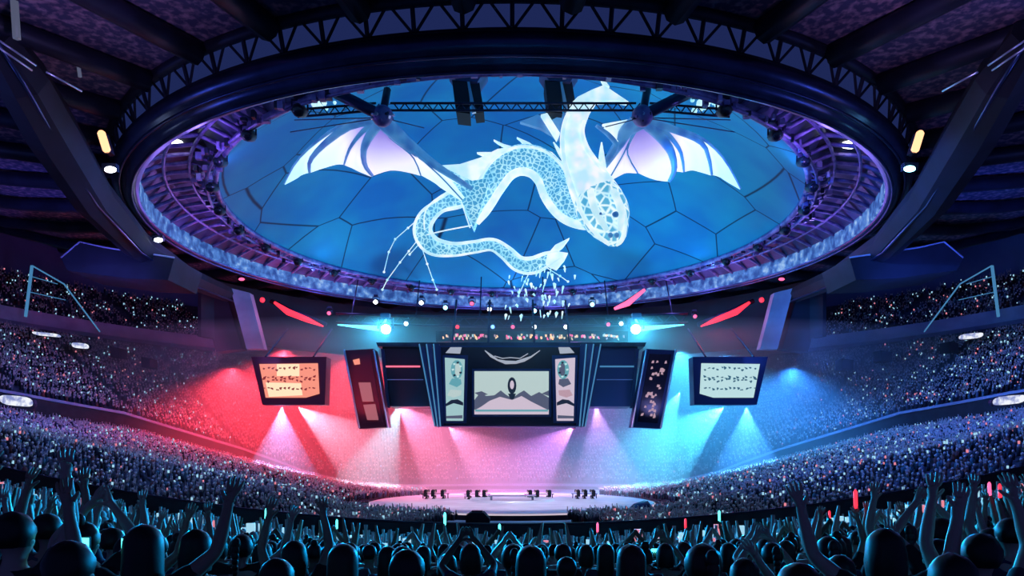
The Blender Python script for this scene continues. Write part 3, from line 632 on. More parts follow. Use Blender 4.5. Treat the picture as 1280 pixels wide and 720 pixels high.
# wings: membrane fans between finger bones, billowed in depth
def wing(hub, fans, name, yh_, ydir):
    """fans: list of finger polylines (px, py, depth) from hub outward; membranes between neighbours, edges scalloped by given mid points"""
    root = empty(name, (0, 0, 0), None, None); root.parent = dr
    hp = P(hub[0], hub[1], yh_); root.location = hp-world_loc(dr)
    R = 12; fingers = []
    for f in fans:
        s = spline([(hub[0], hub[1], 0)]+f['pts'], 8); t = np.linspace(0, len(s)-1, R); fingers.append([s[int(round(k))] for k in t])
    for i in range(len(fans)-1):
        A, B = fingers[i], fingers[i+1]; C_ = 8; vs = []
        for r in range(R):
            for c in range(C_+1):
                u = c/C_; q = A[r]*(1-u)+B[r]*u; bil = math.sin(PI*u)
                rr = r/(R-1); hubv = np.array([hub[0], hub[1], 0.0])
                q = hubv+(q-hubv)*(1-fans[i].get('scal', .1)*bil*rr)
                q = q+np.array([0, 0, bil*1.6*rr])
                vs.append(P(q[0], q[1], yh_+q[2]))
        fs = [(r*(C_+1)+c, r*(C_+1)+c+1, (r+1)*(C_+1)+c+1, (r+1)*(C_+1)+c) for r in range(R-1) for c in range(C_)]
        m_ = MB(); m_.add(vs, fs, 'd_wing'); o = m_.obj('membrane', root, True); md = o.modifiers.new('thick', 'SOLIDIFY'); md.thickness = .18
    for i, f in enumerate(fans):
        if f.get('w', 1) > 0:
            m_ = MB(); q = fingers[i]; m_.tube([P(a[0], a[1], yh_+a[2]-.25) for a in q], [max(.08, f.get('w', .45)*(1-.75*k/(R-1))) for k in range(R)], 'd_bone', 8); m_.obj('wing_bone', root, True)
    return root
F_ = lambda *p, **k: dict(pts=[(x, y, d) for x, y, d in p], **k)
wing((478, 150), [F_((432, 155, 1), (400, 174, 2.5), (372, 200, 4), (355, 230, 5), w=.25, scal=.05), F_((440, 156, 1), (408, 178, 2), (388, 200, 3), (387, 216, 3.5), w=.55, scal=.07), F_((456, 162, 1), (438, 184, 2), (430, 206, 3), w=.35, scal=.0),
                  F_((465, 165, 1), (455, 185, 2), (456, 206, 2.6), (466, 220, 2.8), w=.62, scal=.1), F_((485, 170, 1), (515, 195, 3), (526, 219, 4), w=.1, scal=.02), F_((498, 172, 1), (528, 200, 3), (552, 222, 4), (578, 250, 5), w=.12, scal=0), F_((496, 168, 1), (522, 190, 3), (552, 212, 4), (590, 236, 6), w=.95)], 'wing', 76.5, 1)
wing((803, 150), [F_((785, 162, 1), (772, 182, 2), (757, 205, 3), (752, 212, 3), w=.95, scal=0), F_((790, 170, 1), (778, 195, 2), (760, 226, 3), w=.1, scal=.06), F_((794, 165, 1), (784, 190, 2), (797, 216, 2), w=.18, scal=-.04), F_((820, 165, 1), (838, 188, 2), (843, 212, 2.6), (836, 227, 2.8), w=.7, scal=.08), F_((830, 164, 1), (850, 188, 2), (855, 215, 3), w=.4, scal=.06),
                  F_((845, 163, 1), (880, 182, 2.5), (890, 219, 3.5), w=.5, scal=.07), F_((850, 162, 1), (882, 176, 2.5), (906, 200, 4), (926, 236, 5), w=.25)], 'wing', 76.5, 1)
blade([(753, 155), (797, 147), (770, 180), (765, 172)], 'd_belly', 'wing_web', -6.5, .4); dtube([(745, 157, 2, -7), (762, 170, 3, -7), (770, 184, 3, -7), (756, 204, 4, -7)], 'd_bone', 8, 'wing_bone')
# threads trailing from the tail and a cloud of falling shards
th = empty('light_threads', P(500, 330, YD), 'thin beaded strings of light trailing from the dragon tail at the left', 'light threads')
for L_ in ([(525, 272), (510, 285), (494, 299), (486, 315), (480, 340)], [(522, 300), (511, 314), (500, 328), (484, 350), (478, 362)], [(528, 312), (534, 330), (541, 350), (546, 362)], [(524, 305), (512, 318)], [(684, 335), (700, 345), (710, 352)], [(664, 336), (656, 352), (648, 370)]):
    m_ = MB(); m_.tube([P(x, y, YD) for x, y in L_], .05, 'd_thread', 5)
    for x, y in L_[1:]: m_.ball(P(x, y, YD), .15, 'd_thread', 6, 4)
    m_.obj('thread', th)
m_ = MB(); rr_ = random.Random(8)
for i in range(60):
    x = rr_.gauss(668, 20); y = rr_.uniform(330, 396); s = rr_.uniform(.05, .2)
    m_.tube([P(x, y, YD+rr_.uniform(-3, 3)), P(x+rr_.uniform(-2, 2), y+rr_.uniform(2, 9), YD)], [s, .04], 'd_thread', 4)
tag(m_.obj('falling_shards'), 'spray of tiny cyan light shards falling below the dragon tail', 'light shards', None, 'stuff')

# rigging hubs, trusses and loudspeakers up by the dome
for hx, nm in ((478, 'left'), (803, 'right')):
    g = empty('rigging_hub', P(hx, 148, 74), 'cluttered rigging hub of clamps holding the %s dragon wing' % nm, 'rigging hub', 'rigging hubs')
    m_ = MB(); r_ = random.Random(hx)
    m_.ball(P(hx, 145, 74), (1.1, .9, 1.1), 'purple_rib', 10, 8); m_.obj('core', g, True)
    m_ = MB()
    for k in range(34):
        a = r_.uniform(0, 2*PI); d = r_.uniform(6, 17); m_.tube([P(hx, 145, 74), P(hx+math.cos(a)*d, 145+math.sin(a)*d*.5, 74+r_.uniform(-1, 1))], r_.uniform(.08, .2), r_.choice(['dark_steel', 'edge_metal', 'purple_rib']), 5)
    m_.obj('clamp_arms', g)
    MB().tube([P(hx, 145, 74), P(hx+6, 112, 75)], .4, 'dark_steel', 8).obj('stem', g, True)
    q = -1 if nm == 'left' else 1
    MB().tube([P(hx, 145, 74), P(hx+q*58, 116, 74)], .6, 'box_blue', 8).obj('strut', g, True)
    for (x2, y2) in ((hx+q*115, 165), (hx+q*110, 150), (hx-q*52, 160)): MB().tube([P(hx, 147, 74), P(x2, y2, 78)], .06, 'box_blue', 5).obj('stay_rod', g)
for xa, xb, nm in ((372, 470, 'left of the left hub'), (488, 795, 'joining the two hubs'), (812, 912, 'right of the right hub')):
    g = empty('dome_truss', P((xa+xb)/2, 138, 75), 'slim horizontal lighting truss below the dome, '+nm, 'truss', 'slim trusses below the dome')
    for yy in (129, 138): MB().tube([P(xa, yy+(8 if xa < 400 else 0), 75), P(xb, yy+(8 if xb > 900 else 0), 75)], .13, 'dark_steel', 6).obj('chord', g, True)
    m_ = MB()
    for x in range(xa+4, xb-8, 14):
        o1 = 8*(x-470)/(372-470) if xa < 400 else (8*(x-812)/(912-812) if xb > 900 else 0)
        m_.tube([P(x, 129+o1, 75), P(x+7, 138+o1, 75)], .06, 'dark_steel', 4); m_.tube([P(x+7, 138+o1, 75), P(x+14, 129+o1, 75)], .06, 'dark_steel', 4)
    m_.obj('lattice', g)
for cx_, nm in ((583, 'left'), (699, 'right')):
    g = empty('speaker_array', P(cx_, 142, 77), 'dark hanging loudspeaker cluster near the top of the dome, %s of the two' % nm, 'speaker', 'hanging loudspeaker clusters')
    MB().prism([(cx_-24, 84), (cx_+26, 84), (cx_+14, 102), (cx_-12, 102)], 77, 3, 'soffit').obj('bumper_frame', g)
    MB().prism([(cx_-18, 100), (cx_+2, 102), (cx_+4, 142), (cx_-13, 140)], 77, 3, 'hull').obj('cabinet', g)
    MB().prism([(cx_+3, 100), (cx_+16, 102), (cx_+22, 140), (cx_+11, 141)], 77.5, 2.5, 'hull').obj('cabinet', g)
    MB().prism([(cx_+1, 102), (cx_+4, 102), (cx_+12, 140), (cx_+7, 141)], 76.8, .3, 'edge_metal').obj('cable_strip', g)
# pale light patches near the dome edge, painted as glowing beads
for cx_, nm in ((402, 'left'), (882, 'right')):
    g = empty('light_patch', P(cx_, 133, 76), 'pale glowing beads standing in for a light patch, upper %s dome edge' % nm, 'lamp', 'light patches by the dome edge')
    m_ = MB(); r_ = random.Random(cx_)
    for k in range(26): m_.ball(P(cx_+r_.gauss(0, 7), 128+r_.gauss(0, 5), 76), r_.uniform(.1, .35), 'd_thread', 5, 4)
    m_.obj('patch_beads', g); MB().tube([P(cx_, 130, 76.5), P(cx_, 116, 77)], .1, 'dark_steel', 5).obj('stem', g)

# ------------------------------------------------------------------ stage
st = empty('round_stage', (0, 108, 0), 'bright round raised stage in the middle of the arena floor', 'stage')
mb = MB(); mb.ring([(.01, .0), (20, 0), (20.4, .9), (.01, .9)], 'dark_steel', c=(0, 108)); mb.obj('stage_base', st)
mb = MB(); mb.ring([(.01, .9), (20.6, .9), (20.6, 1.15), (.01, 1.15)], 'stage_floor', c=(0, 108)); mb.obj('stage_top', st)
mb = MB(); mb.ring([(20.62, .92), (20.8, .92), (20.8, 1.1), (20.62, 1.1)], 's_snow', c=(0, 108)); mb.obj('edge_light', st)
mb = MB(); mb.ring([(.01, 1.15), (6.5, 1.15), (6.2, 1.45), (.01, 1.45)], 'stage_floor', c=(0, 110)); mb.obj('centre_platform', st)
mb = MB(); mb.ring([(21.2, 0), (23.6, 0), (23.6, .25), (21.2, .35)], 'fascia', c=(0, 108)); tag(mb.obj('stage_apron'), 'low pale apron ring on the floor round the stage', 'stage apron')
# centre table
tb = empty('trophy_table', (0, 106, 1.45), 'pale rounded table at the centre of the stage', 'table')
MB().box((0, 106, 2.1), (7, 1.6, .12), 'fascia').obj('tabletop', tb)
for x in (-3, 3): MB().box((x, 106, 1.75), (.3, 1.2, .6), 'fascia').obj('leg', tb)

# ------------------------------------------------------------------ people
def skin_mesh(name, nodes_, edges, sub=1):
    keys = list(nodes_); idx = {k: i for i, k in enumerate(keys)}
    me = bpy.data.meshes.new(name+'_skel'); me.from_pydata([nodes_[k][0] for k in keys], [(idx[a], idx[b_]) for a, b_ in edges], [])
    o = bpy.data.objects.new(name+'_skel', me); COL.objects.link(o)
    sk = o.modifiers.new('skin', 'SKIN'); sk.use_smooth_shade = True
    if not me.skin_vertices: 
        bm = bmesh.new(); bm.from_mesh(me); bm.verts.layers.skin.verify(); bm.to_mesh(me); bm.free()
    d = me.skin_vertices[0].data
    for k in keys:
        r = nodes_[k][1]; d[idx[k]].radius = r if hasattr(r, '__len__') else (r, r); d[idx[k]].use_root = False
    d[0].use_root = True
    if sub: sb = o.modifiers.new('sub', 'SUBSURF'); sb.levels = sub; sb.render_levels = sub
    dg = bpy.context.evaluated_depsgraph_get(); dg.update()
    out = bpy.data.meshes.new_from_object(o.evaluated_get(dg)); out.name = name
    bpy.data.objects.remove(o); bpy.data.meshes.remove(me)
    out.polygons.foreach_set('use_smooth', [True]*len(out.polygons)); return out
ARMS = {'open': ((.36, .06, 1.60), (.42, .10, 1.86)), 'high': ((.27, .06, 1.69), (.22, .10, 1.95)), 'wide': ((.45, .04, 1.52), (.60, .08, 1.74)), 'clap': ((.28, .16, 1.62), (.07, .22, 1.86)),
        'phone': ((.26, .22, 1.52), (.08, .30, 1.76)), 'down': ((.25, -.02, 1.13), (.20, .20, 1.12))}
def person_meshes(tag_, la, ra, detail, legs=True, seated=False):
    n = {}; e = []
    n['pel'] = ((0, 0, .95), (.15, .12)); n['sp'] = ((0, 0, 1.12), (.13, .10)); n['ch'] = ((0, 0, 1.32), (.16, .12)); n['nb'] = ((0, -.01, 1.44), (.07, .065)); n['nk'] = ((0, 0, 1.50), (.055, .055))
    n['jw'] = ((0, .02, 1.565), (.07, .075)); n['cr'] = ((0, .0, 1.64), (.082, .094)); n['tp'] = ((0, -.005, 1.70), (.062, .07)); n['tt'] = ((0, -.005, 1.735), (.02, .02))
    e += [('pel', 'sp'), ('sp', 'ch'), ('ch', 'nb'), ('nb', 'nk'), ('nk', 'jw'), ('jw', 'cr'), ('cr', 'tp'), ('tp', 'tt')]
    if detail:
        n['ns'] = ((0, .112, 1.60), .012); n['nr'] = ((0, .085, 1.62), .012); e += [('cr', 'nr'), ('nr', 'ns')]
        for s in (-1, 1): n['er%d' % s] = ((s*.097, -.005, 1.615), (.02, .012)); e.append(('cr', 'er%d' % s))
    sl_n = dict((k, n[k]) for k in ('pel', 'sp', 'ch', 'nb')); sl_e = [('pel', 'sp'), ('sp', 'ch'), ('ch', 'nb')]
    for s, pose in ((-1, la), (1, ra)):
        E, W = ARMS[pose]; E = Vector((E[0]*s, E[1], E[2])); W = Vector((W[0]*s, W[1], W[2])); S = Vector((s*.185, 0, 1.41 + (.03 if pose != 'down' else 0)))
        k = 'l' if s < 0 else 'r'
        n[k+'s'] = (S, .06); n[k+'u'] = (S.lerp(E, .5), .05); n[k+'e'] = (E, .041); n[k+'f'] = (E.lerp(W, .35), .042); n[k+'w'] = (W, (.026, .026))
        e += [('ch', k+'s'), (k+'s', k+'u'), (k+'u', k+'e'), (k+'e', k+'f'), (k+'f', k+'w')]
        sl_n[k+'s'] = (S, .074); sl_n[k+'u'] = (S.lerp(E, .55), .066); sl_e += [('ch', k+'s'), (k+'s', k+'u')]
        d = (W-E).normalized(); lat = Vector((s, 0, 0)); lat = (lat-d*lat.dot(d)).normalized(); nm = d.cross(lat).normalized()
        if nm.y < 0: nm = -nm
        n[k+'p'] = (W+d*.045, (.036, .022)); e.append((k+'w', k+'p'))
        if detail:
            for fi, (o_, L_) in enumerate(((-.032, .068), (-.011, .08), (.011, .075), (.031, .058))):
                a = W+d*.088+lat*o_; b_ = a+d*L_*.5+nm*.006+lat*o_*.15; c = b_+d*L_*.42+nm*.02+lat*o_*.12
                n['%sa%d' % (k, fi)] = (a, .0125); n['%sb%d' % (k, fi)] = (b_, .0098); n['%sc%d' % (k, fi)] = (c, .008)
                e += [(k+'p', '%sa%d' % (k, fi)), ('%sa%d' % (k, fi), '%sb%d' % (k, fi)), ('%sb%d' % (k, fi), '%sc%d' % (k, fi))]
            t1 = W+d*.035-lat*.042+nm*.008; t2 = t1+d*.035-lat*.022+nm*.012; n[k+'t1'] = (t1, .013); n[k+'t2'] = (t2, .0095); e += [(k+'w', k+'t1'), (k+'t1', k+'t2')]
        else:
            n[k+'h'] = (W+d*.15, (.03, .014)); e.append((k+'p', k+'h'))
    pn = {'pel': ((0, 0, .96), (.165, .135))}; pe = []
    for s in (-1, 1):
        k = 'L' if s < 0 else 'R'
        if seated: J = [((s*.1, .06, .93), .1), ((s*.12, .42, .93), .075), ((s*.12, .44, .5), .05), ((s*.12, .56, .44), .04)]
        else: J = [((s*.09, 0, .84), .095), ((s*.105, .01, .5), .065), ((s*.11, -.02, .09), .043), ((s*.12, .12, .035), .035)]
        for i, (c, r) in enumerate(J):
            n[k+str(i)] = (c, r); e.append(('pel' if i == 0 else k+str(i-1), k+str(i)))
            if i < 3: pn[k+str(i)] = (c, r+.016); pe.append(('pel' if i == 0 else k+str(i-1), k+str(i)))
    for k in ('pel', 'sp', 'ch'): sl_n[k] = (sl_n[k][0], tuple(v+.022 for v in sl_n[k][1]))
    body = skin_mesh('person_body_'+tag_, n, e, 1 if detail else 0)
    shirt = skin_mesh('shirt_'+tag_, sl_n, sl_e, 1); pants = skin_mesh('trousers_'+tag_, pn, pe, 1)
    return body, shirt, pants
def hair_mesh(kind):
    mb = MB(); c = Vector((0, -.012, 1.65)); n, m_ = 20, 14; bm = bmesh.new()
    bmesh.ops.create_uvsphere(bm, u_segments=n, v_segments=m_, radius=1)
    for v in bm.verts:
        x, y, z_ = v.co; w_ = noise.noise(Vector((x*3, y*3, z_*3+len(kind))))*.05
        v.co = Vector((x*(.101+w_*.15), y*(.118+w_*.15), z_*(.115+w_*.15)))+c
    bmesh.ops.delete(bm, geom=[f for f in bm.faces if f.calc_center_median().y > .045 and f.calc_center_median().z < 1.70 or (f.calc_center_median().z < 1.57)], context='FACES')
    if kind in ('long', 'bob'):
        dz = .26 if kind == 'long' else .10
        for v in bm.verts:
            t = sm(1.66, 1.56, v.co.z) if False else max(0, min(1, (1.66-v.co.z)/.09))
            v.co.z -= dz*t; v.co.x *= 1+.22*t; v.co.y += (-.012*t if v.co.y < .03 else 0)
    me = bpy.data.meshes.new('hair_'+kind); bm.to_mesh(me); bm.free()
    if kind in ('bun', 'ponytail'):
        bm = bmesh.new(); bm.from_mesh(me)
        if kind == 'bun': bmesh.ops.create_uvsphere(bm, u_segments=12, v_segments=8, radius=.048, matrix=Matrix.Translation((0, -.07, 1.775)))
        else:
            for i in range(6): bmesh.ops.create_uvsphere(bm, u_segments=10, v_segments=6, radius=.042-.004*i, matrix=Matrix.Translation((0, -.135-.012*i+.004*i*i*.3, 1.69-.05*i)) @ Matrix.Scale(1.4, 4, (0, 0, 1)))
        bm.to_mesh(me); bm.free()
    me.polygons.foreach_set('use_smooth', [True]*len(me.polygons)); return me
HAIR = {k: hair_mesh(k) for k in ('short', 'long', 'bob', 'bun', 'ponytail')}
POSES = [('open', 'open', 'both arms raised apart'), ('high', 'high', 'both arms straight up'), ('down', 'high', 'right arm straight up'), ('high', 'down', 'left arm straight up'), ('down', 'down', 'arms down'),
         ('clap', 'clap', 'hands joined overhead'), ('wide', 'open', 'arms thrown wide'), ('phone', 'phone', 'hands held forward')]
HI = [person_meshes('hi%d' % i, a, b_, True) for i, (a, b_, _) in enumerate(POSES)]
LO = [person_meshes('lo%d' % i, a, b_, False) for i, (a, b_, _) in enumerate(POSES)]
mcopy = {}
def mcol(me, m_):
    k = (me.name, m_.name)
    if k not in mcopy:
        c = me.copy(); c.materials.clear(); c.materials.append(m_); mcopy[k] = c
    return mcopy[k]
def new_person(loc, rot, scale, pose, hair, hcol, skin, shirt, label, group, hi=True, parts=True):
    M_ = (HI if hi else LO)[pose]
    o = bpy.data.objects.new('person', mcol(M_[0], SK[skin])); COL.objects.link(o); o.location = loc; o.rotation_euler = (0, 0, rot); o.scale = (scale*.99, scale*.99, scale)
    tag(o, label, 'person', group)
    for nm, me, m_ in (('shirt', M_[1], CL[shirt]), ('trousers', M_[2], MATS['denim']), ('hair', HAIR[hair], HR[hcol])):
        c = bpy.data.objects.new(nm, mcol(me, m_)); COL.objects.link(c); c.parent = o
    return o
# near balcony: rows step down toward the parapet and curl up at both ends
ROW = .9
def ytop(px, Y):
    u = (px-640)/640; return 682-70*min(1.3, u*u)*(.35+.65*sm(5, 22, Y))
def headz(x, Y):
    px = 640+x/Y*F; return CZ-(ytop(px, Y)-YH)/F*Y
def stand_z(x, Y):
    Yr = max(2.2, (math.floor(Y/ROW)+.5)*ROW); px = max(-160, min(1440, 640+x/Yr*F)); return CZ-(ytop(px, Yr)-YH)/F*Yr-1.76
def rail(u): return 37+15*u*u, 657-73*u*u
mb = MB(); vs = []; fs = []; NX = 40
rows = list(range(1, 58)); cnt = 0
for r in rows:
    for yy, zr in ((r*ROW, r), ((r+1)*ROW-.001, r)):
        for i in range(NX+1):
            x = (i/NX-.5)*2*(.82*yy+3); vs.append((x, yy, stand_z(x, (zr+.5)*ROW)))
tot = len(rows)*2
for k in range(tot-1):
    for i in range(NX): a = k*(NX+1)+i; fs.append((a, a+1, a+NX+2, a+NX+1))
mb.add(vs, fs, 'concrete'); struct(mb, 'floor_near_balcony', 'stepped concrete rows under the near crowd')
mb = MB(); vs = []; fs = []; NU = 60
for i in range(NU+1):
    u = lerp(-1.2, 1.2, i/NU); Y, yt = rail(u); t = P(640+640*u, yt, Y); bz = stand_z(t.x, Y)-1.5
    vs += [t, t+Vector((0, .5, 0)), Vector((t.x, Y+.5, bz)), Vector((t.x, Y, bz))]
for i in range(NU):
    for k in range(4): fs.append((i*4+k, i*4+(k+1) % 4, i*4+4+(k+1) % 4, i*4+4+k))
mb.add(vs, fs+[(0, 1, 2, 3), (NU*4+3, NU*4+2, NU*4+1, NU*4)], 'parapet'); struct(mb, 'wall_near_balcony', 'dark curved balcony front beyond the near crowd')
mb = MB(); mb.tube([P(640+640*u, rail(u)[1], rail(u)[0])+Vector((0, .1, .05)) for u in np.linspace(-1.2, 1.2, 60)], .06, 'dark_steel', 6)
tag(mb.obj('balcony_handrail', None, True), 'thin steel handrail along the top of the near dark balcony front', 'handrail')

EXP = [ # px, head top y, width px, pose, hair, hcol, skin, shirt, label
 (88, 676, 62, 4, 'short', 0, 0, 1, 'dark haired head rim-lit cyan, front row near the lower left corner'),
 (104, 652, 40, 5, 'bun', 1, 0, 0, 'dark head with bun just behind the big rim-lit head, lower left'),
 (180, 656, 56, 0, 'long', 0, 1, 0, 'tall black-haired silhouette between the bun wearer and the next round head, left'),
 (246, 662, 48, 4, 'bob', 0, 0, 3, 'round dark silhouette head right of the tall black-haired one'),
 (60, 642, 34, 1, 'short', 1, 1, 2, 'smaller dark head with both arms up, lower left, behind the rim-lit head'),
 (18, 640, 46, 1, 'short', 0, 0, 0, 'person with both arms straight up at the left picture edge'),
 (142, 660, 30, 1, 'short', 1, 0, 1, 'person with cyan lit arms up between two dark heads at the left'),
 (302, 668, 30, 6, 'ponytail', 0, 0, 0, 'person throwing arms wide, ponytail, left of centre'),
 (346, 698, 54, 4, 'short', 0, 0, 4, 'low dark head at the bottom edge, left of centre'),
 (368, 676, 34, 1, 'bob', 0, 1, 0, 'small dark head with arms up above the low head, left of centre'),
 (418, 682, 30, 4, 'short', 1, 0, 2, 'person with brown short hair at the bottom, a quarter in from centre'),
 (509, 687, 48, 4, 'short', 0, 1, 0, 'round dark head alone at the bottom edge left of the stage axis'),
 (560, 692, 26, 4, 'bob', 1, 0, 1, 'small brown-haired head just left of the stage axis, bottom edge'),
 (648, 694, 26, 4, 'long', 0, 0, 4, 'small long-haired head under the stage, bottom edge'),
 (708, 696, 30, 4, 'short', 0, 0, 0, 'short-haired head under the right banner'),
 (792, 694, 28, 4, 'bun', 1, 1, 3, 'head with a brown bun right of the stage'),
 (868, 690, 28, 4, 'short', 0, 0, 1, 'short-haired head between stage and right crowd, bottom edge'),
 (930, 698, 40, 4, 'long', 0, 0, 0, 'long-haired low head at the bottom right of centre'),
 (998, 704, 58, 4, 'short', 1, 0, 2, 'wide low head cut by the bottom edge, right part'),
 (1050, 694, 42, 6, 'bob', 0, 0, 0, 'person with arms thrown wide beside the biggest right head'),
 (1106, 661, 70, 0, 'bob', 0, 0, 0, 'biggest dark round head at the lower right'),
 (1172, 674, 42, 4, 'short', 0, 1, 1, 'dark head right of the biggest right head'),
 (1176, 648, 34, 5, 'short', 1, 0, 0, 'small dark head with joined hands, behind, lower right'),
 (1226, 667, 46, 1, 'short', 0, 0, 2, 'dark head with cyan edge and arms up near the right edge'),
 (1190, 692, 60, 4, 'long', 0, 0, 0, 'low long-haired head at the bottom right corner'),
 (1262, 648, 40, 1, 'short', 0, 0, 1, 'person holding both arms straight up at the right picture edge'),
 (1130, 652, 28, 3, 'ponytail', 0, 0, 3, 'small person raising the left arm behind the biggest right head'),
]
occ = []; placed = []
def put(px, yt, Y, pose, hair, hcol, skin, shirt, label, group, hi):
    x = (px-640)/F*Y; hz = CZ-(yt-YH)/F*Y; fz = stand_z(x, Y); s = (hz-fz)/1.76; s = max(.86, min(1.12, s))
    o = new_person((x, Y, hz-1.76*s), random.uniform(-.2, .2), s, pose, hair, hcol, skin, shirt, label, group, hi); o.location.z = fz if abs(fz-(hz-1.76*s)) < .12 else hz-1.76*s
    occ.append((x, Y)); placed.append((px, Y, x, o, pose, s)); return o
for (px, yt, w_, pose, hair, hc, sk_, sh, lb) in EXP:
    Y = .215*F/w_; Y = (math.floor(Y/ROW)+.5)*ROW
    while any((abs((px-640)/F*Y-a) < .50 and abs(Y-b_) < .5) for a, b_ in occ): Y += ROW
    put(px, yt, Y, pose, hair, hc, sk_, sh, lb, None, True)
cands = []
r = 4
while (r+.5)*ROW < 36:
    Y = (r+.5)*ROW; x = -.76*Y+random.uniform(0, .3)
    while x < .76*Y:
        u = x/Y/.7
        if Y < rail(u)[0]-1.2: cands.append((x+random.uniform(-.08, .08), Y+random.uniform(-.12, .12)))
        x += random.uniform(.56, .72)
    r += 1
for r2 in range(int(36/ROW), int(54/ROW)):      # outer wings of the balcony lie farther out
    Y = (r2+.5)*ROW; x = -.8*Y
    while x < .8*Y:
        u = x/Y/.7
        if abs(u) < 1.15 and Y < rail(u)[0]-1.2: cands.append((x, Y+random.uniform(-.1, .1)))
        x += random.uniform(.56, .72)
cands = [(x, Y) for x, Y in cands if not any(abs(x-a) < .52 and abs(Y-b_) < .5 for a, b_ in occ)]
# keep the sight line over the first rows as open as in the photograph
cands = [(x, Y) for x, Y in cands if Y > 6.2 or random.random() < .5]
cands.sort(key=lambda c: c[1]); NI = 295-len(EXP)
SHN = ['black', 'navy', 'grey', 'maroon', 'violet']; HCN = ['black', 'brown', 'reddish']
for i, (x, Y) in enumerate(cands[:NI]):
    px = 640+x/Y*F; pose = random.choices(range(8), [3, 2, 2, 2, 6, 1, 1, 1] if Y > 12 or abs(px-640) > 400 else [0, 0, 0, 0, 9, 0, 0, 1])[0]; hair = random.choice(list(HAIR)); hc = random.choice([0, 0, 1, 2]); sh = random.randrange(5); sk_ = random.choice([0, 0, 1, 1, 2])
    where = 'far left' if px < 200 else 'left of stage' if px < 480 else 'below stage' if px < 800 else 'right of stage' if px < 1080 else 'far right'
    row = 'front' if Y < 8 else 'middle' if Y < 12 else 'back'
    hs = {'short': 'short hair', 'long': 'long hair', 'bob': 'bobbed hair', 'bun': 'a bun', 'ponytail': 'a ponytail'}[hair]
    lb = 'person with %s %s, %s shirt, %s, %s rows %s' % (HCN[hc], hs.replace('a ', ''), SHN[sh], POSES[pose][2], row, where)
    put(px, ytop(px, Y)+random.uniform(-3, 3), Y, pose, hair, hc, sk_, sh, lb, 'standing spectators in the near balcony', Y < 9)
# the rest of the near crowd as one mass
def np_obj(name, V, T, MI, mats_, label, cat):
    me = bpy.data.meshes.new(name); me.vertices.add(len(V)); me.vertices.foreach_set('co', V.astype(np.float32).ravel())
    me.loops.add(len(T)*3); me.loops.foreach_set('vertex_index', T.astype(np.int32).ravel()); me.polygons.add(len(T))
    me.polygons.foreach_set('loop_start', np.arange(0, len(T)*3, 3, dtype=np.int32)); me.polygons.foreach_set('material_index', MI.astype(np.int32))
    for m_ in mats_: me.materials.append(m_)
    me.update(calc_edges=True); me.validate()
    o = bpy.data.objects.new(name, me); COL.objects.link(o); return tag(o, label, cat, None, 'stuff')
def template(arms, up):
    mb = MB(); mb.ball((0, 0, 1.62), (.115, .13, .145), 'crowd_head', 7, 5)
    mb.tube([(0, 0, .75), (0, 0, 1.1), (0, 0, 1.35), (0, 0, 1.46)], [.15, .17, .2, .08], 'crowd_grey', 6)
    if arms:
        for s in (-1, 1):
            if up or s > 0: mb.tube([(s*.18, 0, 1.4), (s*.3, .05, 1.62), (s*.28, .08, 1.92), (s*.28, .09, 2.03)], [.06, .045, .035, .045], 'crowd_head', 5)
    V = np.array(mb.v); T = []; M_ = []
    for f, m_ in zip(mb.f, mb.mi):
        for k in range(1, len(f)-1): T.append((f[0], f[k], f[k+1])); M_.append(m_)
    return V, np.array(T), np.array(M_)
TP = [template(0, 0), template(1, 1), template(1, 0)]
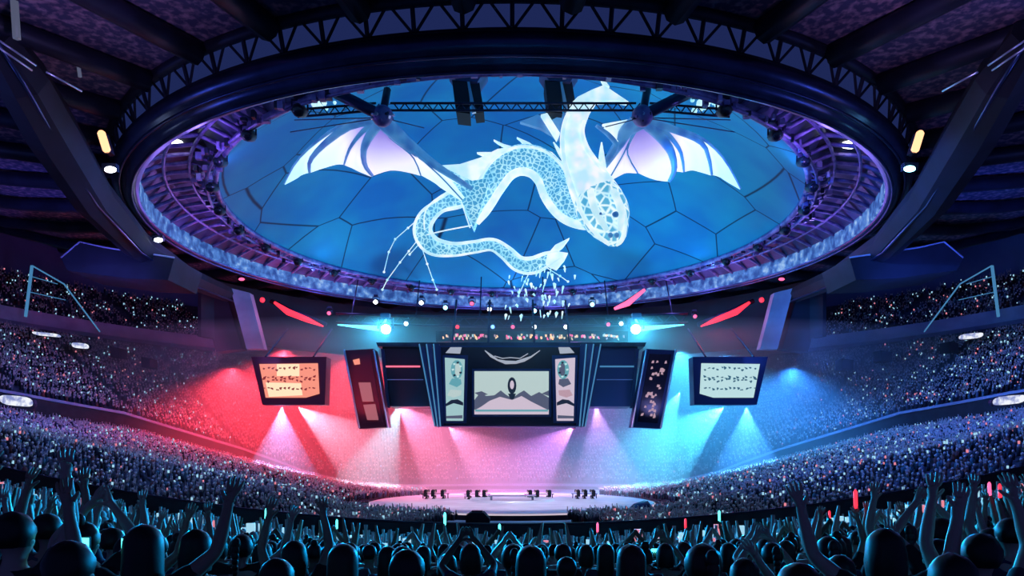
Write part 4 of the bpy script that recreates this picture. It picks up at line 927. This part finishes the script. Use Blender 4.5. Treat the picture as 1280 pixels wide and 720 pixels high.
def mass(name, pts, scale, pw, label, phone=.1, mats_=None, face=None, jit=.12):
    """pts: (n,3) feet positions; pw: chance of each template; phones are little glowing slabs held up"""
    pts = np.array(pts); n = len(pts); ch = RS.choice(3, n, p=pw); VV, TT, MM = [], [], []; base = 0
    cols = RS.choice([1, 2, 2, 3, 3, 3, 4, 4, 5, 6], n); mats2 = FC+[MATS['g_phone'], MATS['g_phone_pink']]
    for k in range(3):
        idx = np.where(ch == k)[0]; V, T, M_ = TP[k]
        if not len(idx): continue
        s = scale*(1+RS.uniform(-jit, jit, len(idx)))[:, None, None]
        if face is None: ang = np.arctan2(CX-pts[idx, 0], CY-pts[idx, 1])*-1
        else: ang = np.full(len(idx), face)+RS.uniform(-.3, .3, len(idx))
        c, s_ = np.cos(ang), np.sin(ang); W = V[None]*s; X = W[:, :, 0]*c[:, None]-W[:, :, 1]*s_[:, None]; Y_ = W[:, :, 0]*s_[:, None]+W[:, :, 1]*c[:, None]
        W = np.stack([X, Y_, W[:, :, 2]], 2)+pts[idx][:, None, :]
        t = T[None]+(np.arange(len(idx))*len(V))[:, None, None]+base
        mi = np.where(M_[None] == 0, 0, cols[idx][:, None])
        VV.append(W.reshape(-1, 3)); TT.append(t.reshape(-1, 3)); MM.append(mi.reshape(-1)); base += len(idx)*len(V)
    ph = np.where(RS.rand(n) < phone)[0]
    if len(ph):
        mb = MB(); mb.box((0, 0, 0), (.10, .05, .16), 'black'); V = np.array(mb.v); T = []
        for f in mb.f: T += [(f[0], f[1], f[2]), (f[0], f[2], f[3])]
        T = np.array(T); d = np.stack([CX-pts[ph, 0], CY-pts[ph, 1]], 1); d /= np.linalg.norm(d, axis=1)[:, None]+1e-6
        off = np.concatenate([d*.3, RS.uniform(1.3, 1.9, (len(ph), 1))], 1)*scale; off[:, :2] += RS.uniform(-.15, .15, (len(ph), 2))
        W = V[None]*scale*(1+RS.rand(len(ph), 1, 1))+(pts[ph]+off)[:, None, :]
        t = T[None]+(np.arange(len(ph))*8)[:, None, None]+base; VV.append(W.reshape(-1, 3)); TT.append(t.reshape(-1, 3))
        MM.append(np.repeat(np.where(RS.rand(len(ph)) < .75, 7, 8), 12))
    return np_obj(name, np.concatenate(VV), np.concatenate(TT), np.concatenate(MM), mats2, label, 'crowd')
rest = cands[NI:]
mass('crowd', [(x, Y, stand_z(x, Y)) for x, Y in rest], 1.0, [.55, .2, .25], 'packed rows of people with raised arms before the dark balcony front', .2, face=0.0, jit=.05)
def seats(fn, a0, a1, rows_, pitch, fill, skip=None):
    out = []
    for j in range(rows_):
        t = (j+.5)/rows_; a = a0
        while a < a1:
            r0, z0, r1, z1 = fn(a); r = lerp(r0, r1, t)
            if r1-r0 > rows_*.25 or j < (r1-r0)/.9:
                if RS.rand() < fill and not (abs((a*1.0) % 14) < .9):
                    out.append(tuple(pol(a+RS.uniform(-.08, .08), r+RS.uniform(-.12, .12), lerp(z0, z1, j/rows_)-.45)))
            a += math.degrees(pitch/max(r, 30))
    return out
for s_, nm in ((-1, 'left'), (1, 'right')):
    pts = seats(fnA, *(sorted((s_*37, s_*165))), 44, .62, .93)
    mass('crowd', pts, 1.12, [.55, .3, .15], 'dense crowd sparkling with phones on the lower %s tier' % nm, .16)
pts = seats(fnB, -105, 105, 34, .72, .92); mass('crowd', pts, 1.18, [.6, .25, .15], 'dense crowd filling the middle tier round the bowl', .13)
pts = [p for p in seats(fnC, -98, 98, 18, .95, .8) if abs(math.atan2(p[0], p[1]-CY)) > .8]; mass('crowd', pts, 1.25, [.7, .2, .1], 'crowd in the upper tier under the roof', .14)
# seated players with desks on the stage
def player(px, Y, facing, label, pose=7):
    x = (px-640)/F*Y; M_ = PL
    o = bpy.data.objects.new('person', mcol(M_[0], SK[0])); COL.objects.link(o); o.location = (x, Y, 1.15-.44+.02); o.rotation_euler = (0, 0, facing); tag(o, label, 'person', 'players seated on the stage')
    for nm, me, m_ in (('shirt', M_[1], CL[0]), ('trousers', M_[2], MATS['denim']), ('hair', HAIR['short'], HR[0])):
        c = bpy.data.objects.new(nm, mcol(me, m_)); COL.objects.link(c); c.parent = o
    d = Vector((-math.sin(facing), math.cos(facing), 0)); r_ = Matrix.Rotation(facing, 3, 'Z'); b0 = Vector((x, Y, 1.15))
    g = empty('gaming_chair', b0, label.replace('seated player', 'dark chair of the player'), 'chair', 'chairs on the stage')
    MB().box(b0+Vector((0, 0, .38)), (.55, .55, .1), 'black', r_).obj('seat', g); MB().box(b0-d*.28+Vector((0, 0, .85)), (.55, .1, .9), 'black', r_).obj('backrest', g)
    MB().tube([b0+Vector((0, 0, 0)), b0+Vector((0, 0, .35))], [.3, .05], 'black', 8).obj('pedestal', g)
PL = person_meshes('seat', 'phone', 'phone', False, seated=True)
groups = [('left outer desk', [533, 542, 554], 113), ('left inner desk', [586, 597, 606], 112), ('right inner desk', [662, 671, 686], 112), ('right outer desk', [722, 731, 741], 113)]
for gn, xs, Y in groups:
    face = -.5 if gn.startswith('left') else .5
    for i, px in enumerate(xs): player(px, Y+i*.15, face, 'seated player at the %s, %s' % (gn, ('leftmost', 'middle', 'rightmost')[i]))
    cx_ = (xs[0]+xs[-1])/2; w_ = (xs[-1]-xs[0]+14)/F*Y; x = (cx_-640)/F*Y; d = Vector((-math.sin(face), math.cos(face), 0))
    base = Vector((x, Y, 1.15))+Vector((0, 1.1, 0)); g = empty('player_desk', base, 'long dark player desk on the stage, '+gn.replace(' desk', ''), 'desk', 'desks on the stage')
    MB().box(base+Vector((0, 0, .72)), (w_, .7, .08), 'black').obj('desktop', g)
    for q in (-1, 1): MB().box(base+Vector((q*w_*.45, 0, .35)), (.1, .6, .68), 'black').obj('leg', g)
    for i, px in enumerate(xs):
        b0 = Vector(((px-640)/F*Y, base.y, 1.95)); k = empty('monitor', b0, 'flat dark monitor on the %s, %s' % (gn, ('leftmost', 'middle', 'rightmost')[i]), 'monitor', 'monitors on the stage')
        MB().box(b0+Vector((0, 0, .35)), (.75, .06, .45), 'black').obj('screen', k); MB().box(b0+Vector((0, 0, .06)), (.1, .1, .2), 'black').obj('stand', k)
# production gear in front of the stage
def gear(px0, px1, y0, y1, Y, label, cat, name, mt='hull'):
    g = empty(name, Vector((((px0+px1)/2-640)/F*Y, Y, 0)), label, cat)
    h = CZ+(YH-y0)/F*Y
    MB().prism([(px0, y0+4), (lerp(px0, px1, .2), y0), (lerp(px0, px1, .75), y0), (px1, y0+8), (px1, YH+CZ*F/Y), (px0, YH+CZ*F/Y)], Y, 2.5, mt).obj('cabinet', g)
    MB().prism([(lerp(px0, px1, .25), y0-2.5), (lerp(px0, px1, .7), y0-2.5), (lerp(px0, px1, .7), y0), (lerp(px0, px1, .25), y0)], Y+.5, 1, 'dark_steel').obj('control_panel', g)
gear(512, 540, 640, 657, 84, 'dark rounded production desk on the floor left of the stage front', 'production desk', 'production_desk')
gear(582, 612, 641, 657, 84, 'dark rounded production desk on the floor just left of centre', 'production desk', 'production_desk')
gear(716, 760, 643, 657, 84, 'low dark production desk on the floor right of centre', 'production desk', 'production_desk')
g = empty('camera_crane', (16, 90, 0), 'dark camera crane arching over the floor at the right of the stage', 'camera crane')
MB().tube([P(770, 655, 88), P(782, 646, 88), P(796, 637, 89), P(806, 634, 90), P(812, 640, 90), P(812, 655, 90)], [.3, .5, .8, .9, .8, .7], 'box_blue', 8).obj('boom', g, True)
MB().box(P(812, 655, 90), (2, 1.6, 1.5), 'hull').obj('dolly', g); MB().box(P(768, 654, 88), (1.2, .8, .9), 'hull').obj('camera_head', g)

# ------------------------------------------------------------------ light sticks, phones, wrist bands
def hand_pos(rec, s):
    px, Y, x, o, pose, sc = rec; E, W = ARMS[POSES[pose][0 if s < 0 else 1]]; d = (Vector(W)-Vector(E)).normalized(); v = Vector((W[0]*s, W[1], W[2]))+Vector((d.x*s, d.y, d.z))*.08+Vector((0, .02, 0))
    v = Matrix.Rotation(o.rotation_euler.z, 3, 'Z') @ (v*sc); return Vector(o.location)+v
hp = [r for r in placed if r[4] in (0, 1, 6)]
used = set()
def nearest(px, n0, pys=None):
    best = None
    for i, r in enumerate(hp):
        if i in used: continue
        for s in (-1, 1):
            h = hand_pos(r, s); hx = 640+h.x/h.y*F; d = abs(hx-px)
            if h.y > n0 and (best is None or d < best[0]): best = (d, i, s)
    used.add(best[1]); return hand_pos(hp[best[1]], best[2])
STK = [(1262, 'g_red', 5.5, 'glowing red light stick held highest at the right edge'), (1240, 'g_pink', 6, 'pink light stick held up left of the red one at the right edge'), (1045, 'g_red', 6, 'red light stick right of the stage, left of a pair'), (1056, 'g_red', 7, 'red light stick right of the stage, right of a pair'),
       (28, 'g_pink', 5, 'pink light stick held up near the left edge'), (745, 'g_pink', 8, 'small pink light stick under the right banner'), (900, 'g_teal', 6, 'teal light stick right of the stage'), (552, 'g_teal', 7, 'teal light stick under the stage, left of centre'),
       (430, 'g_teal', 6, 'teal light stick left of the stage'), (852, 'g_red', 8, 'small red light stick between stage and right crowd'), (640, 'g_teal', 8, 'teal light stick straight below the stage'), (330, 'g_teal', 5, 'teal light stick in the left crowd')]
for px, mt_, n0, lb in STK:
    h = nearest(px, n0); g = empty('light_stick', h-Vector((0, 0, .08)), lb, 'light stick', 'light sticks held over the near crowd')
    MB().tube([h-Vector((0, 0, .08)), h+Vector((0, 0, .04))], .016, 'black', 8).obj('grip', g, True)
    MB().tube([h+Vector((0, 0, .04)), h+Vector((0, 0, .08)), h+Vector((0, .01, .24)), h+Vector((0, .01, .27))], [.014, .024, .024, .008], mt_, 8).obj('glow_tube', g, True)
for px, yt, Y, lb, pl in ((137, 706, 4.95, 'glowing teal phone between two dark heads at the left', 'person filming with a teal lit phone between dark heads, left'), (50, 712, 4.05, 'glowing teal phone low at the left corner', 'person filming with a teal lit phone, lower left corner'),
                      (980, 700, 8.55, 'teal phone glowing right of centre', 'person filming with a teal lit phone right of centre'), (1056, 704, 6.75, 'bright cyan phone beside the biggest right head', 'person filming with a cyan lit phone beside the biggest right head'), (820, 706, 9.45, 'small teal phone right of the stage', 'person filming with a small teal lit phone right of the stage')):
    o = put(px, yt, Y, 7, 'short', 0, 1, 0, pl, None, True); r_ = placed[-1]
    h = (hand_pos(r_, -1)+hand_pos(r_, 1))/2+Vector((0, .015, .05))
    g = empty('smartphone', h-Vector((0, 0, .04)), lb, 'phone', 'phones held up by near spectators'); MB().box(h, (.16, .012, .08), 'black').obj('phone_case', g); MB().box(h-Vector((0, .009, 0)), (.15, .004, .07), 'g_teal').obj('screen', g)

# ------------------------------------------------------------------ lights
RED, CY_, BL, PK, WT = (1, .04, .07), (.12, .62, 1), (.10, .28, 1), (1, .25, .55), (.85, .8, 1)
# dome wash
for a, e in ((0, 1), (60, 1), (120, 1), (180, 1), (240, 1), (300, 1)):
    p = ring_in(a, .97, -2.2); q = Vector((0, DCY, DZ+12))
    spot(p, p.lerp(q, .75)+Vector((0, 0, 4)), 120, (.08, .36, .85), 2200, .8, .6)
point((6, 92, DZ-3), (.08, .55, .90), 8500, 2); point((14, 118, DZ-2), (.08, .55, .9), 5500, 2); point((-16, 112, DZ-2), (.10, .25, .95), 3000, 2)
# purple wash on the soffit
for a in (45, 90, 135, 225, 270, 315, 10, 350): point(ring_in(a, .55, -3.5), (.35, .22, 1), 1500, 1)
# beams
def B_(a, b_, ang, col, e, blend=.2): spot(P(*a), P(*b_), ang, col, e, blend, .1)
K = 1.0
B_((352, 509, 130), (352, 620, 132), 58, (.25, .42, 1), 60000, .08)
B_((372, 509, 130), (500, 600, 136), 50, (1, .5, .75), 80000, .15)
B_((500, 507, 131), (455, 620, 136), 46, (.20, .78, 1), 75000, .3)
B_((497, 507, 132), (600, 610, 132), 60, (1, .28, .55), 70000, .2)
B_((560, 534, 132), (660, 620, 130), 60, (1, .30, .62), 32000, .3)
B_((717, 534, 132), (610, 630, 130), 60, (.75, .26, .95), 46000, .25)
B_((745, 508, 130), (760, 620, 132), 56, (.7, .35, 1), 32000, .2)
B_((905, 509, 130), (770, 610, 134), 56, (.08, .66, 1), 120000, .1)
B_((933, 509, 130), (935, 620, 130), 60, (.06, .32, 1), 80000, .08)
B_((850, 490, 131), (790, 600, 138), 50, (.10, .66, 1), 72000, .3)
for x, y, Y, c, lb in ((352, 507, 130, 'g_blue', 'blue beam spotlight under the left lettered screen'), (372, 507, 130, 'g_pink', 'pink beam spotlight under the left lettered screen'), (500, 505, 131, 'g_cyan', 'cyan beam spotlight beside the red banner foot'),
                       (905, 507, 130, 'g_cyan', 'cyan beam spotlight under the right lettered screen'), (933, 507, 130, 'g_blue', 'blue beam spotlight under the right lettered screen'), (717, 536, 130, 'g_pink', 'violet spotlight under the right tall screen')):
    head_light(x, y-3, Y+1, lb, c, .9, 'beam spotlights under the screens', P(x, 640, Y))
# broad colour washes in the haze, from added unseen spots pointing down
def wash(px, py, Y, col, e, ang=150): spot(P(px, py, Y), P(px, py+200, Y), ang, col, e, .6, .8)
wash(355, 440, 130, RED, 60000); wash(290, 460, 142, RED, 40000); wash(450, 440, 142, RED, 45000); wash(420, 420, 160, RED, 30000); 
wash(905, 445, 130, (.03, .35, 1), 36000); wash(990, 460, 142, (.03, .25, 1), 32000); wash(850, 440, 142, (.05, .55, 1), 40000); wash(860, 420, 160, (.05, .4, 1), 26000)
wash(560, 440, 142, (1, .22, .5), 42000, 110); wash(720, 440, 142, (.55, .2, 1), 46000, 110)
# stage light
spot((0, 100, 30), (0, 108, 1), 70, (1, .85, .95), 22000, .4, 1)
# side stands wash from added, unseen spots
spot((-20, 70, CZ+28), (-72, 105, CZ), 95, (.12, .26, 1), 30000, .8, 1); spot((20, 70, CZ+28), (72, 105, CZ), 95, (.03, .16, 1), 60000, .8, 1)
spot((-10, 70, CZ+28), (-95, 150, CZ+22), 60, (.5, .12, .5), 9000, .8, 1); spot((10, 70, CZ+28), (95, 150, CZ+22), 60, (.03, .2, 1), 40000, .8, 1)
# added cool fill for the balcony front, girders and outer wall
for s_ in (-1, 1):
    spot((s_*48, 88, CZ+15), (s_*100, 128, CZ+28), 120, (.05, .14, 1) if s_ > 0 else (.14, .14, .9), 26000, .8, 1)
    spot((s_*50, 120, CZ+16), (s_*80, 165, CZ+26), 90, (.05, .2, 1) if s_ > 0 else (.5, .08, .3), 9000, .8, 1)
for x in (540, 640, 740): point(P(x, 395, 146), (.06, .5, 1), 1800, .5)  # added cyan fill on the far ring body
for s_ in (-1, 1): point(P(640+s_*250, 345, 132), (.1, .3, 1), 1500, .5)  # added blue fill on the ring sides
spot(P(400, 500, 104), P(460, 485, 118), 40, (1, .05, .1), 2600, .6, .5)  # added red front fill for the left banner
spot(P(860, 500, 104), P(820, 485, 118), 40, (.3, .3, 1), 1500, .6, .5)  # added front fill for the right banner
for s_ in (-1, 1): spot(P(640+s_*180, 520, 100), P(640+s_*110, 480, 120), 40, (.08, .3, 1), 3000, .8, .5); spot(P(640+s_*290, 470, 112), P(640+s_*335, 400, 136), 30, (.15, .3, 1), 3500, .8, .5)  # added blue front fill for screen housing and pillars
# added uplight for the roof corners
for s_ in (-1, 1): spot((s_*24, 44, CZ+20), (s_*44, 48, CZ+38), 140, (.40, .28, .8), 9000, .8, 1); point((s_*55, 60, CZ+22), (.12, .18, .8), 3500, 2)
# cyan back light on the near crowd, from added unseen spots just past the balcony front
for x in (-26, -9, 9, 26): spot((x, 40+abs(x)*.3, CZ+2.5), (x*.35, 5, CZ-.6), 80, (.0, .42, 1), 30000, .5, .3)
